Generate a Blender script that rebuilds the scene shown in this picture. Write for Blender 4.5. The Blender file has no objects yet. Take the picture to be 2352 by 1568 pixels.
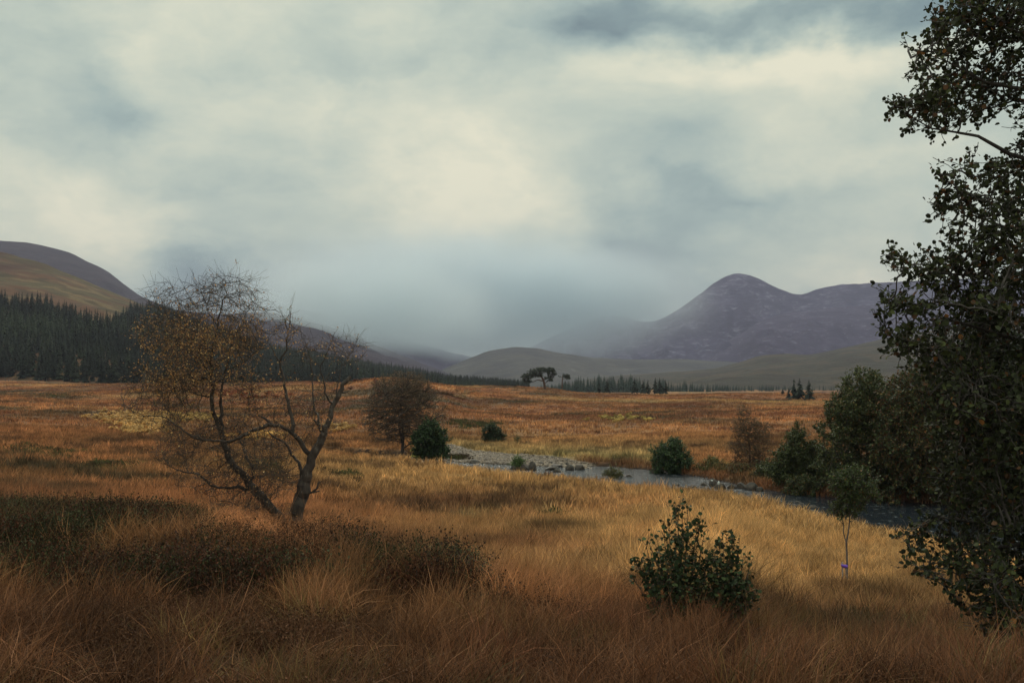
import bpy, math, random
import numpy as np
from mathutils import Vector, Matrix

RS = np.random.RandomState
random.seed(7)
sc = bpy.context.scene
COL = sc.collection

# ------------------------------------------------------------------ camera model
EYE = 10.0            # eye height above datum; river surface is at 3.0
F = 2287.0            # focal length in units of a 2352 px wide frame
PITCH = math.atan((885 - 784) / F)
CP, SP = math.cos(PITCH), math.sin(PITCH)

def P(px, py, d):
    """world point seen at (px, py) of a 2352x1568 frame at distance d along Y"""
    u = (px - 1176) / F
    v = (784 - py) / F
    y = CP - v * SP
    z = v * CP + SP
    s = d / y
    return np.array([u * s, d, EYE + z * s])

def ZP(py, d):
    return P(1176, py, d)[2]

def XP(px, d, py=900):
    return P(px, py, d)[0]

cam_d = bpy.data.cameras.new("camera")
cam = bpy.data.objects.new("camera", cam_d)
COL.objects.link(cam)
cam.location = (0, 0, EYE)
cam.rotation_euler = (math.radians(90) + PITCH, 0, 0)
cam_d.sensor_width = 36.0
cam_d.lens = 36.0 * F / 2352
cam_d.clip_start = 0.05
cam_d.clip_end = 60000
sc.camera = cam
sc.view_settings.view_transform = 'Standard'
sc.view_settings.look = 'None'
sc.view_settings.exposure = 0.0
sc.view_settings.gamma = 1.0
sc.cycles.max_bounces = 10
sc.cycles.diffuse_bounces = 3
sc.cycles.transmission_bounces = 3
sc.cycles.volume_bounces = 8
sc.cycles.volume_step_rate = 2.0
sc.cycles.volume_max_steps = 64

# ------------------------------------------------------------------ helpers
def lin(c):
    c = np.asarray(c, float) / 255.0
    return np.where(c <= 0.04045, c / 12.92, ((c + 0.055) / 1.055) ** 2.4)

_T = RS(11).rand(256, 256)
def vnoise(x, y):
    xi = np.floor(x).astype(int); yi = np.floor(y).astype(int)
    fx = x - xi; fy = y - yi
    fx = fx * fx * (3 - 2 * fx); fy = fy * fy * (3 - 2 * fy)
    a = _T[xi & 255, yi & 255]; b = _T[(xi + 1) & 255, yi & 255]
    c = _T[xi & 255, (yi + 1) & 255]; d = _T[(xi + 1) & 255, (yi + 1) & 255]
    return (a * (1 - fx) + b * fx) * (1 - fy) + (c * (1 - fx) + d * fx) * fy

def fbm(x, y, octv=4, seed=0):
    """0..1"""
    x = np.asarray(x, float); y = np.asarray(y, float)
    s = 0; a = 0.5; t = 0
    for i in range(octv):
        ca, sa = math.cos(0.7 * i + 0.3), math.sin(0.7 * i + 0.3)
        s = s + a * vnoise(ca * x - sa * y + 17.3 * seed + 5.1 * i, sa * x + ca * y + 9.7 * seed + 3.3 * i)
        t += a; a *= 0.5; x = x * 2.03; y = y * 2.03
    return s / t

def sstep(a, b, x):
    t = np.clip((x - a) / (b - a), 0, 1)
    return t * t * (3 - 2 * t)

def mesh_obj(name, verts, faces=None, quads=None, tris=None, mat=None, smooth=False, tint=None, parent=None, link=True):
    """verts (n,3); faces as an int array (m,3|4) or a list of several arrays"""
    me = bpy.data.meshes.new(name)
    verts = np.asarray(verts, np.float32)
    groups = [np.asarray(f, np.int32) for f in (faces, quads, tris) if f is not None and len(f)]
    nl = sum(g.size for g in groups); nf = sum(len(g) for g in groups)
    me.vertices.add(len(verts)); me.vertices.foreach_set('co', verts.ravel())
    me.loops.add(nl); me.polygons.add(nf)
    li = np.concatenate([g.ravel() for g in groups])
    tot = np.concatenate([np.full(len(g), g.shape[1], np.int32) for g in groups])
    st = np.concatenate([[0], np.cumsum(tot)[:-1]]).astype(np.int32)
    me.loops.foreach_set('vertex_index', li)
    me.polygons.foreach_set('loop_start', st)
    me.polygons.foreach_set('loop_total', tot)
    if smooth:
        me.polygons.foreach_set('use_smooth', np.ones(nf, bool))
    me.update(calc_edges=True)
    if tint is not None:
        a = me.attributes.new('tint', 'FLOAT_COLOR', 'POINT')
        c = np.ones((len(verts), 4), np.float32); c[:, :3] = tint
        a.data.foreach_set('color', c.ravel())
    if mat: me.materials.append(mat)
    o = bpy.data.objects.new(name, me)
    if link: COL.objects.link(o)
    if parent: o.parent = parent
    return o

def tag(o, label=None, cat=None, group=None, kind=None):
    if label: o['label'] = label
    if cat: o['category'] = cat
    if group: o['group'] = group
    if kind: o['kind'] = kind
    return o

def empty(name, loc, label, cat, group=None):
    o = bpy.data.objects.new(name, None)
    COL.objects.link(o)
    o.location = loc
    o.empty_display_size = 0.3
    return tag(o, label, cat, group)

def rebase(o, parent):
    """mesh was made in world coordinates; parent it under an empty that stands at its base"""
    me = o.data
    me.transform(Matrix.Translation(-Vector(parent.location)))
    o.parent = parent
    return o

# ------------------------------------------------------------------ materials
def new_mat(name):
    m = bpy.data.materials.new(name); m.use_nodes = True
    nt = m.node_tree; nt.nodes.clear()
    out = nt.nodes.new('ShaderNodeOutputMaterial')
    return m, nt, out

def N(nt, typ, **kw):
    n = nt.nodes.new(typ)
    for k, v in kw.items():
        setattr(n, k, v)
    return n

def attr_node(nt, name, inst=False):
    a = N(nt, 'ShaderNodeAttribute'); a.attribute_name = name
    a.attribute_type = 'INSTANCER' if inst else 'GEOMETRY'
    return a

def mixrgb(nt, a, b, fac=1.0, mode='MULTIPLY'):
    m = N(nt, 'ShaderNodeMix', data_type='RGBA', blend_type=mode)
    for s, v in ((0, fac), (6, a), (7, b)):
        if hasattr(v, 'links') or hasattr(v, 'is_linked'):
            nt.links.new(v, m.inputs[s])
        else:
            m.inputs[s].default_value = v if s == 0 else (*v[:3], 1)
    return m.outputs[2]

def foliage_mat(name, base=(1, 1, 1), inst=False, both=False, rough=0.6, transl=0.3, spec=0.25):
    m, nt, out = new_mat(name)
    a = attr_node(nt, 'tint', inst=False)
    col = mixrgb(nt, a.outputs['Color'], base)
    if inst:
        b = attr_node(nt, 'itint', inst=True)
        col = mixrgb(nt, col, b.outputs['Color'])
    p = N(nt, 'ShaderNodeBsdfPrincipled')
    nt.links.new(col, p.inputs['Base Color'])
    p.inputs['Roughness'].default_value = rough
    p.inputs['Specular IOR Level'].default_value = spec
    t = N(nt, 'ShaderNodeBsdfTranslucent'); nt.links.new(col, t.inputs['Color'])
    mx = N(nt, 'ShaderNodeMixShader'); mx.inputs[0].default_value = transl
    nt.links.new(p.outputs[0], mx.inputs[1]); nt.links.new(t.outputs[0], mx.inputs[2])
    nt.links.new(mx.outputs[0], out.inputs['Surface'])
    return m

def bark_mat(name, c1, c2, scale=8.0, c3=None):
    m, nt, out = new_mat(name)
    g = N(nt, 'ShaderNodeNewGeometry')
    mp = N(nt, 'ShaderNodeMapping'); mp.inputs['Scale'].default_value = (scale, scale, scale * 0.35)
    nt.links.new(g.outputs['Position'], mp.inputs['Vector'])
    n = N(nt, 'ShaderNodeTexNoise'); n.inputs['Scale'].default_value = 1.0; n.inputs['Detail'].default_value = 6
    n.inputs['Roughness'].default_value = 0.7
    nt.links.new(mp.outputs[0], n.inputs['Vector'])
    r = N(nt, 'ShaderNodeValToRGB')
    r.color_ramp.elements[0].position = 0.38; r.color_ramp.elements[0].color = (*c1, 1)
    r.color_ramp.elements[1].position = 0.6; r.color_ramp.elements[1].color = (*c2, 1)
    if c3 is not None:
        e = r.color_ramp.elements.new(0.7); e.color = (*c3, 1)
    nt.links.new(n.outputs['Fac'], r.inputs[0])
    p = N(nt, 'ShaderNodeBsdfPrincipled'); p.inputs['Roughness'].default_value = 0.85
    nt.links.new(r.outputs[0], p.inputs['Base Color'])
    b = N(nt, 'ShaderNodeBump'); b.inputs['Strength'].default_value = 0.9; b.inputs['Distance'].default_value = 0.03
    nt.links.new(n.outputs['Fac'], b.inputs['Height']); nt.links.new(b.outputs[0], p.inputs['Normal'])
    nt.links.new(p.outputs[0], out.inputs['Surface'])
    return m

# ------------------------------------------------------------------ terrain
DS = np.array([0, 6, 9, 13, 18, 27, 35, 45, 60, 75, 95, 120, 160, 220, 300, 380, 480, 700, 1200, 9000], float)
TAB = {
 -900: [1.6,1.6,1.60,1.74,2.1,2.9,3.5,4.0,4.4,4.6,4.8,4.8,4.6,4.0,2.8,0.8,-2.6,-3,4,7],
    0: [1.6,1.6,1.62,1.76,2.2,3.0,3.6,4.1,4.5,4.8,5.0,5.0,4.9,4.3,3.2,1.2,-2.5,-3,4,7],
  270: [1.6,1.6,1.62,1.76,2.3,3.2,3.9,4.5,5.0,5.3,5.5,5.5,5.3,4.6,3.3,1.0,-0.8,-1,4,7],
  500: [1.6,1.6,1.64,1.82,2.5,3.5,4.2,4.8,5.3,5.7,5.9,5.9,5.5,4.7,3.0,0.4,-0.6,-1,4,7],
  700: [1.6,1.62,1.75,2.0,2.7,3.72,4.4,5.0,5.6,6.0,6.2,6.1,5.6,4.2,1.5,-1.2,-1,0,4,7],
  900: [1.6,1.65,1.85,2.3,3.1,4.1,4.8,5.4,6.0,6.3,6.4,6.2,5.2,3.2,-2.0,0,4,6,6,7],
 1010: [1.6,1.67,1.9,2.4,3.2,4.2,4.9,5.5,6.05,6.4,6.5,6.35,5.6,3.6,-0.2,0.2,4,6,6,7],
 1100: [1.6,1.7,2.0,2.5,3.3,4.3,5.0,5.6,6.1,6.5,6.6,6.5,6.0,4.9,2.6,1.2,3,6,6,7],
 1250: [1.6,1.7,2.1,2.6,3.3,4.2,4.9,5.5,6.1,6.6,6.6,6.5,6.2,5.6,3.9,1.2,3,6,6,7],
 1350: [1.62,1.72,2.1,2.7,3.25,4.1,4.8,5.4,6.1,6.7,6.5,6.4,6.1,5.6,4.6,3.0,3.4,6,6,7],
 1600: [1.65,1.75,2.15,2.75,3.2,4.0,4.6,5.3,6.2,6.8,6.4,6.1,5.8,5.4,5.0,4.4,4.0,6,6,7],
 1900: [1.65,1.75,2.4,3.3,4.2,5.4,5.9,6.3,6.8,6.9,6.5,6.2,5.8,5.4,5.0,4.5,4.2,6,6,7],
 2352: [1.65,1.8,2.6,3.5,4.5,5.6,6.1,6.6,6.9,6.9,6.5,6.2,5.8,5.4,5.0,4.5,4.2,6,6,7],
 3400: [1.65,1.8,2.6,3.5,4.5,5.6,6.1,6.6,6.9,6.9,6.5,6.2,5.8,5.4,5.0,4.5,4.2,6,6,7],
}
COLS = np.array(sorted(TAB), float)
ARR = np.array([TAB[int(c)] for c in COLS])
LD = np.log(DS + 8)

def drop_table(px, d):
    cx = np.clip(px, COLS[0], COLS[-1] - 1e-3)
    ci = np.clip(np.searchsorted(COLS, cx, side='right') - 1, 0, len(COLS) - 2)
    fx = (cx - COLS[ci]) / (COLS[ci + 1] - COLS[ci])
    fx = fx * fx * (3 - 2 * fx)
    l = np.log(np.clip(d, 0, 8900) + 8)
    ri = np.clip(np.searchsorted(LD, l, side='right') - 1, 0, len(LD) - 2)
    fy = (l - LD[ri]) / (LD[ri + 1] - LD[ri])
    # catmull-rom along distance for a smooth profile
    def row(c):
        p1 = ARR[c, ri]; p2 = ARR[c, ri + 1]
        p0 = ARR[c, np.maximum(ri - 1, 0)]; p3 = ARR[c, np.minimum(ri + 2, len(LD) - 1)]
        m1 = 0.5 * (p2 - p0) * 0.8; m2 = 0.5 * (p3 - p1) * 0.8
        t = fy; t2 = t * t; t3 = t2 * t
        return (2*t3-3*t2+1)*p1 + (t3-2*t2+t)*m1 + (-2*t3+3*t2)*p2 + (t3-t2)*m2
    return row(ci) * (1 - fx) + row(ci + 1) * fx

RIVER_DROP = 7.0
def ground_pt(px, py, drop):
    d = drop * F / (py - 885)
    return (px - 1176) / F * d, d
near_e = [ (900,1051),(1010,1059),(1100,1071),(1250,1083),(1400,1099),(1550,1119),(1700,1135),(1800,1147),(1900,1166),(2000,1190),(2100,1214),(2200,1240),(2400,1295),(2700,1380)]
far_e = [ (900,1046),(1010,1055),(1100,1059),(1250,1066),(1400,1071),(1500,1080),(1600,1094),(1700,1115),(1800,1133),(1900,1141),(2000,1148),(2100,1154),(2200,1162),(2400,1175),(2700,1200)]
gravel_p = [(960,1050),(1010,1056),(1100,1060),(1250,1067),(1370,1072),(1360,1066),(1250,1052),(1150,1043),(1080,1037),(1035,1028),(985,1024),(960,1030)]
NE = np.array([ground_pt(a, b, 6.42) for a, b in near_e])
FE = np.array([ground_pt(a, b, 7.0) for a, b in far_e])
NE = np.vstack([[[-32, 108], [-20, 99]], NE]); FE = np.vstack([[[-30, 111.5], [-19, 102.5]], FE])
GP = np.array([ground_pt(a, b, 6.85) for a, b in gravel_p])
RIV = np.vstack([NE, FE[::-1]])

def poly_sd(x, y, poly):
    """signed distance, negative inside"""
    x = np.asarray(x, float); y = np.asarray(y, float)
    best = np.full(x.shape, 1e9); ins = np.zeros(x.shape, bool)
    n = len(poly)
    for i in range(n):
        ax, ay = poly[i]; bx, by = poly[(i + 1) % n]
        dx, dy = bx - ax, by - ay
        t = np.clip(((x - ax) * dx + (y - ay) * dy) / (dx * dx + dy * dy + 1e-9), 0, 1)
        best = np.minimum(best, np.hypot(x - ax - t * dx, y - ay - t * dy))
        c = ((ay > y) != (by > y)) & (x < (bx - ax) * (y - ay) / (by - ay + 1e-12) + ax)
        ins ^= c
    return np.where(ins, -best, best)

def pxof(x, y):
    return 1176 + F * x / np.maximum(y, 7.0)

def ground_z(x, y, detail=True):
    x = np.asarray(x, float); y = np.asarray(y, float)
    px = pxof(x, y)
    d = np.maximum(y, 0)
    drop = drop_table(px, d) + 0.28 * sstep(2, 9, d) * (1 - sstep(45, 110, d))
    z = EYE - drop
    if detail:
        amp = sstep(0, 30, d) * 0.13 + 0.05
        amp = amp * (1 - 0.6 * sstep(420, 500, d)) * (1 - 0.5 * ((px > 1300) & (d > 45) & (d < 130)))
        z = z + (fbm(x / 9, y / 9, 3, 1) - 0.5) * 2 * amp
        z = z + (fbm(x / 45, y / 60, 3, 4) - 0.5) * 3.2 * sstep(110, 260, d) * (1 - 0.5 * sstep(420, 500, d))
        z = z + (fbm(x / 1.6, y / 1.6, 3, 2) - 0.5) * 0.22 * (1 - sstep(60, 140, d))
        # low peat bank in the foreground, its face turned to the viewer
        edge = 9.0 + (fbm(x / 2.2, x * 0 + 3, 3, 8) - 0.5) * 3.0 - 0.22 * (x + 1.0) - 0.10 * (x + 1) ** 2 * (x > -1)
        m = sstep(0, 0.7, y - edge) * (1 - sstep(3.0, 7.5, y - edge)) * (1 - sstep(0.3, 1.2, x)) * sstep(-9, -5, x)
        z = z + 0.22 * m
    near = (d > 35) & (d < 150)
    if np.any(near):
        xs, ys = x[near] if x.ndim else x, y[near] if y.ndim else y
        wob = (fbm(xs / 2.5, ys / 2.5, 3, 5) - 0.5) * 1.6
        sd = poly_sd(xs, ys, RIV) + wob * 0.5
        zz = z[near]
        zz = np.where(sd < 6, np.maximum(zz, EYE - 6.9 + 0.10 * np.clip(sd, 0, 4)), zz)
        zz = np.where(sd < 0.9, zz * sstep(-0.5, 0.9, sd) + (EYE - 7.7) * (1 - sstep(-0.5, 0.9, sd)), zz)
        sg = poly_sd(xs, ys, GP) + wob * 0.3
        gz = EYE - 6.93 + 0.10 * sstep(0, 3, sd)
        zz = np.where(sg < 0.8, zz * sstep(-0.8, 0.8, sg) + gz * (1 - sstep(-0.8, 0.8, sg)), zz)
        z = z.copy() if hasattr(z, 'copy') else z
        z[near] = zz
    return z

def gz1(x, y, detail=True):
    return float(ground_z(np.array([x]), np.array([y]), detail)[0])

# --- vegetation colour by place (albedo). Patches are where the plants are, at fixed spots on the moor
def gauss(px, py, cx, cy, sx, sy):
    return np.exp(-((px - cx) / sx) ** 2 - ((py - cy) / sy) ** 2)

C_ORANGE = lin((180, 124, 84)); C_GOLD = lin((208, 165, 112)); C_RUST = lin((120, 76, 56))
C_DKRED = lin((106, 72, 52)); C_GREEN = lin((78, 68, 48)); C_HEATH = lin((76, 70, 52)); C_PALE = lin((200, 182, 130))
C_BROWN = lin((142, 102, 70)); C_GRASSG = lin((136, 136, 82))

def veg_tint(x, y, z):
    x = np.asarray(x, float); y = np.asarray(y, float)
    px = 1176 + F * x / np.maximum(y, 5.5)
    py = 885 + (EYE - z) / np.maximum(y, 4.0) * F
    n1 = fbm(x / 14, y / 20, 4, 21); n2 = fbm(x / 3.2, y / 3.6, 4, 22); n3 = fbm(x / 60, y / 34, 4, 23)
    n4 = fbm(x / 0.9, y / 1.0, 3, 24)
    n2 = n2 + 0.45 * (n4 - 0.5)
    c = C_ORANGE + (C_BROWN - C_ORANGE) * sstep(0.42, 0.62, n1)[:, None]
    def mix(c, col, f):
        return c + (col - c) * np.clip(f, 0, 1)[:, None]
    # golden meadow inside the bend
    mead = sstep(650, 1150, px) * sstep(1050, 1090, py) * (1 - sstep(1290, 1440, py)) * (y > 14)
    c = mix(c, C_GOLD, mead * (0.5 + 0.5 * sstep(0.35, 0.6, n2)))
    c = mix(c, C_GOLD, (px > 1500) * sstep(1160, 1220, py) * (1 - sstep(1380, 1480, py)) * 0.6)
    c = mix(c, C_GOLD, 0.8 * gauss(px, py, 1000, 1080, 420, 45) * (y > 20))
    c = mix(c, C_GOLD, 0.5 * gauss(px, py, 1350, 1020, 360, 40))
    # rusty drifts
    calm = 1 - 0.75 * sstep(1250, 1500, px) * sstep(1100, 1140, py) * (1 - sstep(1330, 1420, py))
    c = mix(c, C_RUST, 0.8 * calm * sstep(0.5, 0.72, n2))
    c = mix(c, C_RUST, 0.8 * gauss(px, py, 1060, 1165, 330, 32) * (0.4 + n2))
    c = mix(c, C_RUST, 0.75 * gauss(px, py, 1180, 1265, 160, 30))
    c = mix(c, C_RUST, 0.7 * gauss(px, py, 900, 1290, 330, 60))
    c = mix(c, C_RUST, 0.55 * (1 - sstep(0, 900, px)) * sstep(1090, 1150, py) * (1 - sstep(1190, 1215, py)))
    # foreground deer grass, its reddish brown also darkened for cloud shade
    fg = sstep(1330, 1450, py + (n2 - 0.5) * 120)
    c = mix(c, C_DKRED, fg * 0.92)
    c = mix(c, C_RUST, fg * sstep(0.5, 0.7, n4) * 0.7)
    c = mix(c, C_BROWN, 0.6 * gauss(px, py, 850, 1420, 260, 70))
    n6 = fbm(x / 0.55, y / 0.6, 3, 26)
    c = mix(c, C_GRASSG * 0.4, fg * 0.5 * sstep(0.6, 0.68, n6))
    c = mix(c, C_BROWN * 0.6, fg * 0.5 * sstep(0.58, 0.7, fbm(x / 0.8, y / 0.7, 3, 27)))
    c = mix(c, C_DKRED * 0.45, (0.35 + 0.45 * fg) * (y < 60) * (1 - sstep(0.33, 0.43, n6)))  # shade in the gaps between tussocks, painted into the tint
    # green heather and bog myrtle on the bank
    hb = heath_mask(px, py, y, n2)
    c = mix(c, C_GREEN, hb * 0.9)
    c = mix(c, C_GOLD * 0.9, 0.45 * gauss(px, py, 1720, 1230, 420, 70))
    # green-gold river verge
    near = (y > 35) & (y < 140)
    sd = np.full(x.shape, 99.0)
    if near.any():
        sd[near] = poly_sd(x[near], y[near], RIV)
    farside = (px > 985) & (y > np.interp(x, FE[:, 0], FE[:, 1]) - 1)
    c = mix(c, C_PALE, farside * (1 - sstep(6, 22, sd)) * (px < 1500) * 0.55)
    c = mix(c, C_GRASSG, farside * (1 - sstep(2, 9, sd)) * sstep(0.45, 0.65, n2) * 0.5)
    c = mix(c, C_RUST, farside * (1 - sstep(1, 4.5, sd)) * (px > 1290) * 0.85)
    # distant moor: streaks of heather, peat and pale grass
    far = sstep(120, 200, y)
    st = fbm(x / 26, y / 16, 4, 31)
    c = mix(c, C_RUST, far * sstep(0.5, 0.62, st) * 0.75)
    c = mix(c, C_HEATH, far * sstep(0.585, 0.68, fbm(x / 18, y / 13, 4, 33)) * 0.8)
    c = mix(c, C_GOLD, far * sstep(0.55, 0.7, n3) * 0.5)
    c = mix(c, C_HEATH, 0.9 * gauss(px, py, 1200, 923, 90, 4.5) + 0.9 * gauss(px, py, 130, 912, 75, 4))
    c = mix(c, C_HEATH, 0.8 * gauss(px, py, 1100, 975, 70, 9) * (0.5 + n2))
    c = mix(c, C_HEATH, 0.75 * sstep(0.47, 0.6, n2) * gauss(px, py, 160, 1085, 420, 45))
    c = mix(c, C_HEATH, 0.5 * calm * sstep(0.56, 0.72, n2) * (y > 14) * (y < 120))
    c = mix(c, C_PALE, 0.8 * gauss(px, py, 1180, 1195, 110, 14) * sstep(0.45, 0.6, n2))
    c = c * (0.75 + 0.5 * fbm(x / 6, y / 7, 4, 41))[:, None]
    return c

def heath_mask(px, py, y, n):
    cy = 1262 + 0.085 * np.clip(px, -200, 1300)
    m = np.exp(-((py - cy + (n - 0.5) * 70) / (62 + 30 * (px < 500))) ** 4)
    m = m * (1 - sstep(930, 1150, px + (n - 0.5) * 200)) * (y < 24)
    return np.clip(m * (0.55 + 0.9 * (n > 0.42)), 0, 1)

def build_ground():
    r = np.concatenate([np.linspace(-10, 4, 26)[:-1], np.linspace(4, 40, 190)[:-1], np.linspace(40, 125, 190)[:-1],
                        np.geomspace(125, 520, 180)[:-1], np.geomspace(520, 9400, 60)])
    us = np.concatenate([np.linspace(-1.6, -0.62, 30)[:-1], np.linspace(-0.62, 0.62, 460), np.linspace(0.62, 1.6, 30)[1:]])
    X = us[None, :] * (r[:, None] + 12); Y = np.broadcast_to(r[:, None], X.shape)
    x = X.ravel(); y = Y.ravel().copy()
    z = ground_z(x, y)
    t = veg_tint(x, y, z)
    bare = 0.55 + 0 * y
    t = t * bare[:, None]
    near = (y > 35) & (y < 150)
    sg = np.full(x.shape, 9.); sr = np.full(x.shape, 9.)
    sg[near] = poly_sd(x[near], y[near], GP); sr[near] = poly_sd(x[near], y[near], RIV)
    stone = lin((120, 108, 98))
    t = np.where((sg < 0.3)[:, None], stone * (0.6 + 0.8 * fbm(x / 0.5, y / 0.5, 2, 3))[:, None], t)
    t = np.where((sr < 0.7)[:, None] & (sg > 0.3)[:, None], lin((58, 44, 36)), t)
    nr, nc = X.shape
    i = np.arange(nr - 1)[:, None] * nc + np.arange(nc - 1)[None, :]
    q = np.stack([i, i + 1, i + nc + 1, i + nc], -1).reshape(-1, 4)
    m, nt, out = new_mat('moor_ground')
    a = attr_node(nt, 'tint')
    g = N(nt, 'ShaderNodeNewGeometry')
    mp = N(nt, 'ShaderNodeMapping'); mp.inputs['Scale'].default_value = (1.2, 0.8, 1.2)
    nt.links.new(g.outputs['Position'], mp.inputs['Vector'])
    n = N(nt, 'ShaderNodeTexNoise'); n.inputs['Scale'].default_value = 1.0; n.inputs['Detail'].default_value = 8; n.inputs['Roughness'].default_value = 0.75
    nt.links.new(mp.outputs[0], n.inputs['Vector'])
    mr = N(nt, 'ShaderNodeMapRange'); mr.inputs[1].default_value = 0.3; mr.inputs[2].default_value = 0.7; mr.inputs[3].default_value = 0.55; mr.inputs[4].default_value = 1.4
    nt.links.new(n.outputs['Fac'], mr.inputs[0])
    cb = N(nt, 'ShaderNodeCombineColor')
    for k in range(3): nt.links.new(mr.outputs[0], cb.inputs[k])
    col = mixrgb(nt, a.outputs['Color'], cb.outputs[0])
    p = N(nt, 'ShaderNodeBsdfPrincipled'); p.inputs['Roughness'].default_value = 0.95; p.inputs['Specular IOR Level'].default_value = 0.1
    nt.links.new(col, p.inputs['Base Color'])
    b = N(nt, 'ShaderNodeBump'); b.inputs['Strength'].default_value = 0.8; b.inputs['Distance'].default_value = 0.25
    nt.links.new(n.outputs['Fac'], b.inputs['Height']); nt.links.new(b.outputs[0], p.inputs['Normal'])
    nt.links.new(p.outputs[0], out.inputs['Surface'])
    o = mesh_obj('ground', np.stack([x, y, z], 1), faces=q, mat=m, smooth=True, tint=t)
    tag(o, kind='structure')

def build_water():
    m, nt, out = new_mat('river_water')
    g = N(nt, 'ShaderNodeNewGeometry')
    mp = N(nt, 'ShaderNodeMapping'); mp.inputs['Scale'].default_value = (0.9, 1.5, 1); mp.inputs['Rotation'].default_value = (0, 0, math.radians(28))
    nt.links.new(g.outputs['Position'], mp.inputs['Vector'])
    n = N(nt, 'ShaderNodeTexNoise'); n.inputs['Scale'].default_value = 1.6; n.inputs['Detail'].default_value = 7; n.inputs['Roughness'].default_value = 0.65; n.inputs['Distortion'].default_value = 0.6
    nt.links.new(mp.outputs[0], n.inputs['Vector'])
    p = N(nt, 'ShaderNodeBsdfPrincipled')
    p.inputs['Roughness'].default_value = 0.12; p.inputs['IOR'].default_value = 1.33
    # foam flecks on the riffles
    n2 = N(nt, 'ShaderNodeTexNoise'); n2.inputs['Scale'].default_value = 3.2; n2.inputs['Detail'].default_value = 5
    mp2 = N(nt, 'ShaderNodeMapping'); mp2.inputs['Scale'].default_value = (0.6, 2.2, 1)
    nt.links.new(g.outputs['Position'], mp2.inputs['Vector']); nt.links.new(mp2.outputs[0], n2.inputs['Vector'])
    r = N(nt, 'ShaderNodeValToRGB')
    r.color_ramp.elements[0].position = 0.64; r.color_ramp.elements[0].color = (0.014, 0.019, 0.027, 1)  # peaty dark tone, tinted blue in place of reflected sky
    r.color_ramp.elements[1].position = 0.72; r.color_ramp.elements[1].color = (0.42, 0.45, 0.48, 1)
    nt.links.new(n2.outputs['Fac'], r.inputs[0]); nt.links.new(r.outputs[0], p.inputs['Base Color'])
    b = N(nt, 'ShaderNodeBump'); b.inputs['Strength'].default_value = 1.0
    sx = N(nt, 'ShaderNodeSeparateXYZ'); nt.links.new(g.outputs['Position'], sx.inputs[0])
    mrx = N(nt, 'ShaderNodeMapRange'); mrx.inputs[1].default_value = 10.0; mrx.inputs[2].default_value = 19.0; mrx.inputs[3].default_value = 0.30; mrx.inputs[4].default_value = 0.035
    nt.links.new(sx.outputs['X'], mrx.inputs[0]); nt.links.new(mrx.outputs[0], b.inputs['Distance'])
    nt.links.new(n.outputs['Fac'], b.inputs['Height']); nt.links.new(b.outputs[0], p.inputs['Normal'])
    nt.links.new(p.outputs[0], out.inputs['Surface'])
    # strip between the two banks, widened a little so that it ends under the ground
    ts = np.linspace(0, 1, 80)
    def resample(A):
        s = np.concatenate([[0], np.cumsum(np.hypot(*np.diff(A, axis=0).T))]); s /= s[-1]
        return np.stack([np.interp(ts, s, A[:, 0]), np.interp(ts, s, A[:, 1])], 1)
    A, B = resample(NE), resample(FE)
    dv = B - A; dv /= np.linalg.norm(dv, axis=1)[:, None]
    A = A - dv * 1.6; B = B + dv * 1.6
    rows = []
    for k in range(13):
        f = k / 12
        rows.append(A * (1 - f) + B * f)
    V = np.stack(rows, 1).reshape(-1, 2)
    z = np.full(len(V), EYE - RIVER_DROP)
    i = np.arange(79)[:, None] * 13 + np.arange(12)[None, :]
    q = np.stack([i, i + 13, i + 14, i + 1], -1).reshape(-1, 4)
    tag(mesh_obj('river_water', np.column_stack([V, z]), faces=q, mat=m, smooth=True), kind='structure')

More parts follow.
